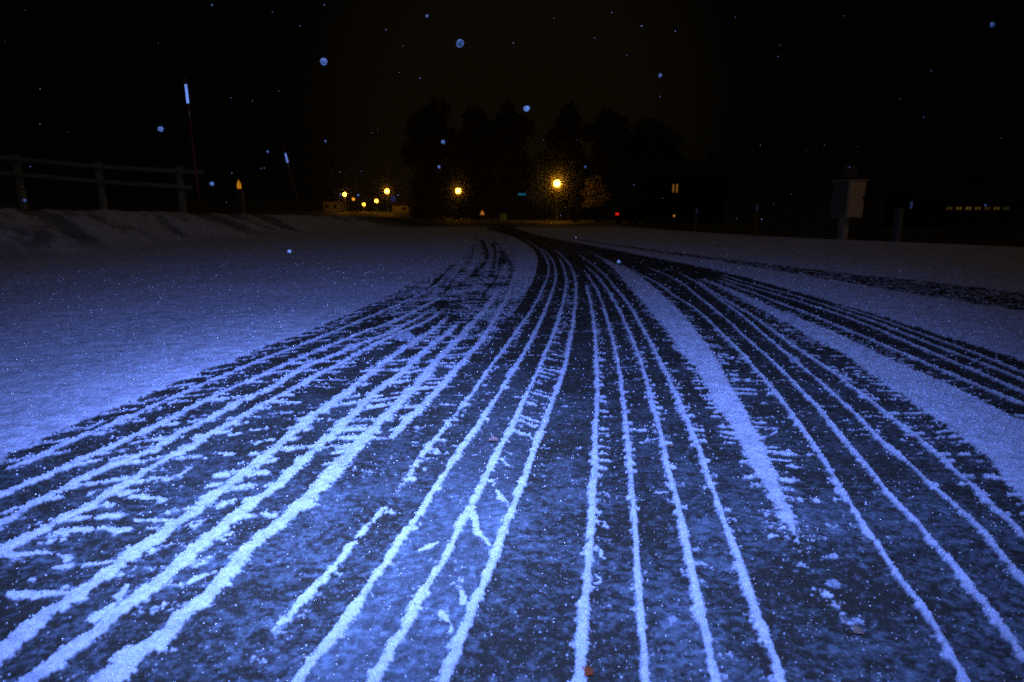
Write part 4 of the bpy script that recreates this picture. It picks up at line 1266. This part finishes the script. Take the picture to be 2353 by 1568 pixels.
# ------------------------------------------------------------------ fine snow grains, added only round the lamps to shape their halos
def halo_snow():
    rr = np.random.default_rng(5)
    V = []; 
    for (xd, yd, dist, n, R_) in ((1280, 418, 84, 20000, 3.6), (1053, 436, 108, 6000, 2.4), (889, 437, 138, 7000, 3.2), (792, 445, 148, 1400, 2.2), (865, 461, 150, 700, 1.6), (836, 469, 150, 500, 1.4)):
        c = at(xd, yd, dist)
        d = rr.normal(size=(n, 3)); d /= np.linalg.norm(d, axis=1)[:, None]
        rad_ = 0.72 + R_ * rr.random(n) ** 1.3
        p = d * rad_[:, None] * np.array([0.85, 0.9, 1.15]) + np.array(c)
        V.append(p)
    P = np.concatenate(V); n = len(P)
    a = rr.normal(size=(n, 3)); a /= np.linalg.norm(a, axis=1)[:, None]
    b = np.cross(a, rr.normal(size=(n, 3))); b /= np.linalg.norm(b, axis=1)[:, None]
    c = np.cross(a, b)
    sz = rr.uniform(0.012, 0.030, n)[:, None]
    vv = np.stack([P + a * sz, P + b * sz, P - (a + b) * sz * 0.6 + c * sz * .4, P - c * sz], 1).reshape(-1, 3)
    k = np.arange(n)[:, None, None] * 4
    f = (k + np.array([[0, 1, 2], [0, 3, 1], [1, 3, 2], [2, 3, 0]])[None]).reshape(-1, 3)
    me = bpy.data.meshes.new("halo_snow")
    me.from_pydata(vv.tolist(), [], f.tolist())
    me.materials.append(mat("far_flakes", (0.11, 0.11, 0.11), 0.9))
    o = bpy.data.objects.new("halo_snow", me)
    COL.objects.link(o)
    tag(o, "fine snow massed around the street lamps to form their amber halos", "falling snow", kind="stuff")


halo_snow()

# ------------------------------------------------------------------ haze
dens = 0.0002
bm = bmesh.new()
box(bm, (0, 200, 30.0), (700, 420.0, 70.0))
hz = bpy.data.materials.new("winter_air")
hz.use_nodes = True
nt = hz.node_tree
for n_ in list(nt.nodes):
    if n_.type == 'BSDF_PRINCIPLED':
        nt.nodes.remove(n_)
pv = nt.nodes.new("ShaderNodeVolumePrincipled")
pv.inputs["Color"].default_value = (0.9, 0.9, 0.9, 1)
pv.inputs["Density"].default_value = dens
pv.inputs["Anisotropy"].default_value = 0.8
nt.links.new(pv.outputs[0], nt.nodes["Material Output"].inputs["Volume"])
ho = link("haze", bm, hz)
tag(ho, "thin winter haze of fine snow hanging in the night air", "haze", kind="stuff")

# ------------------------------------------------------------------ world, sky glow
w = bpy.data.worlds.new("World")
scene.world = w
w.use_nodes = True
nt = w.node_tree
N, L = nt.nodes, nt.links
bg = N["Background"]
tc = N.new("ShaderNodeTexCoord")
gd = Vector((0.01, 1.0, 0.13)).normalized()
dp = N.new("ShaderNodeVectorMath"); dp.operation = 'DOT_PRODUCT'
dp.inputs[1].default_value = gd
nrm = N.new("ShaderNodeVectorMath"); nrm.operation = 'NORMALIZE'
L.new(tc.outputs["Generated"], nrm.inputs[0]); L.new(nrm.outputs["Vector"], dp.inputs[0])
mr = N.new("ShaderNodeMapRange"); mr.interpolation_type = 'SMOOTHERSTEP'
mr.inputs["From Min"].default_value = 0.93; mr.inputs["From Max"].default_value = 1.0
L.new(dp.outputs["Value"], mr.inputs["Value"])
mix = N.new("ShaderNodeMix"); mix.data_type = 'RGBA'
mix.inputs["A"].default_value = (0.00035, 0.00035, 0.00035, 1)
mix.inputs["B"].default_value = (0.0034, 0.0022, 0.0007, 1)
L.new(mr.outputs["Result"], mix.inputs["Factor"])
L.new(mix.outputs["Result"], bg.inputs["Color"])
bg.inputs["Strength"].default_value = 1.0

# dim overcast night glow
sd_ = bpy.data.lights.new("night_glow", 'SUN')
sd_.energy = 0.080
sd_.angle = math.radians(25)
sd_.color = (1.0, 0.68, 0.38)
so = bpy.data.objects.new("night_glow", sd_)
so.rotation_euler = (math.radians(48), math.radians(0), math.radians(58))
COL.objects.link(so)

# the bluish hand torch that lights the road from just above the camera: a bright core in a wide spill
def torch(watts, cone, aim, blend=1.0):
    ld = bpy.data.lights.new("torch_light", 'SPOT')
    ld.energy = watts
    ld.color = (0.205, 0.335, 1.0)
    ld.spot_size = math.radians(cone)
    ld.spot_blend = blend
    ld.shadow_soft_size = 0.03
    lo = bpy.data.objects.new("torch_light", ld)
    lo.location = (0.05, -0.12, 1.25)
    tx, ty = ground_xy(*aim)
    tgt = Vector((float(tx), float(ty), 0))
    lo.rotation_euler = (tgt - lo.location).to_track_quat('-Z', 'Y').to_euler()
    COL.objects.link(lo)


torch(380, 102, (1800, 1350))
torch(300, 42, (1330, 1780))

# ------------------------------------------------------------------ output look
scene.view_settings.view_transform = 'Standard'
scene.view_settings.look = 'None'
scene.view_settings.exposure = 0
scene.view_settings.gamma = 1
scene.render.engine = 'CYCLES'
scene.cycles.max_bounces = 4
scene.cycles.diffuse_bounces = 2
scene.cycles.glossy_bounces = 2
scene.cycles.volume_bounces = 0
scene.cycles.use_denoising = False
scene.cycles.sample_clamp_indirect = 3.0
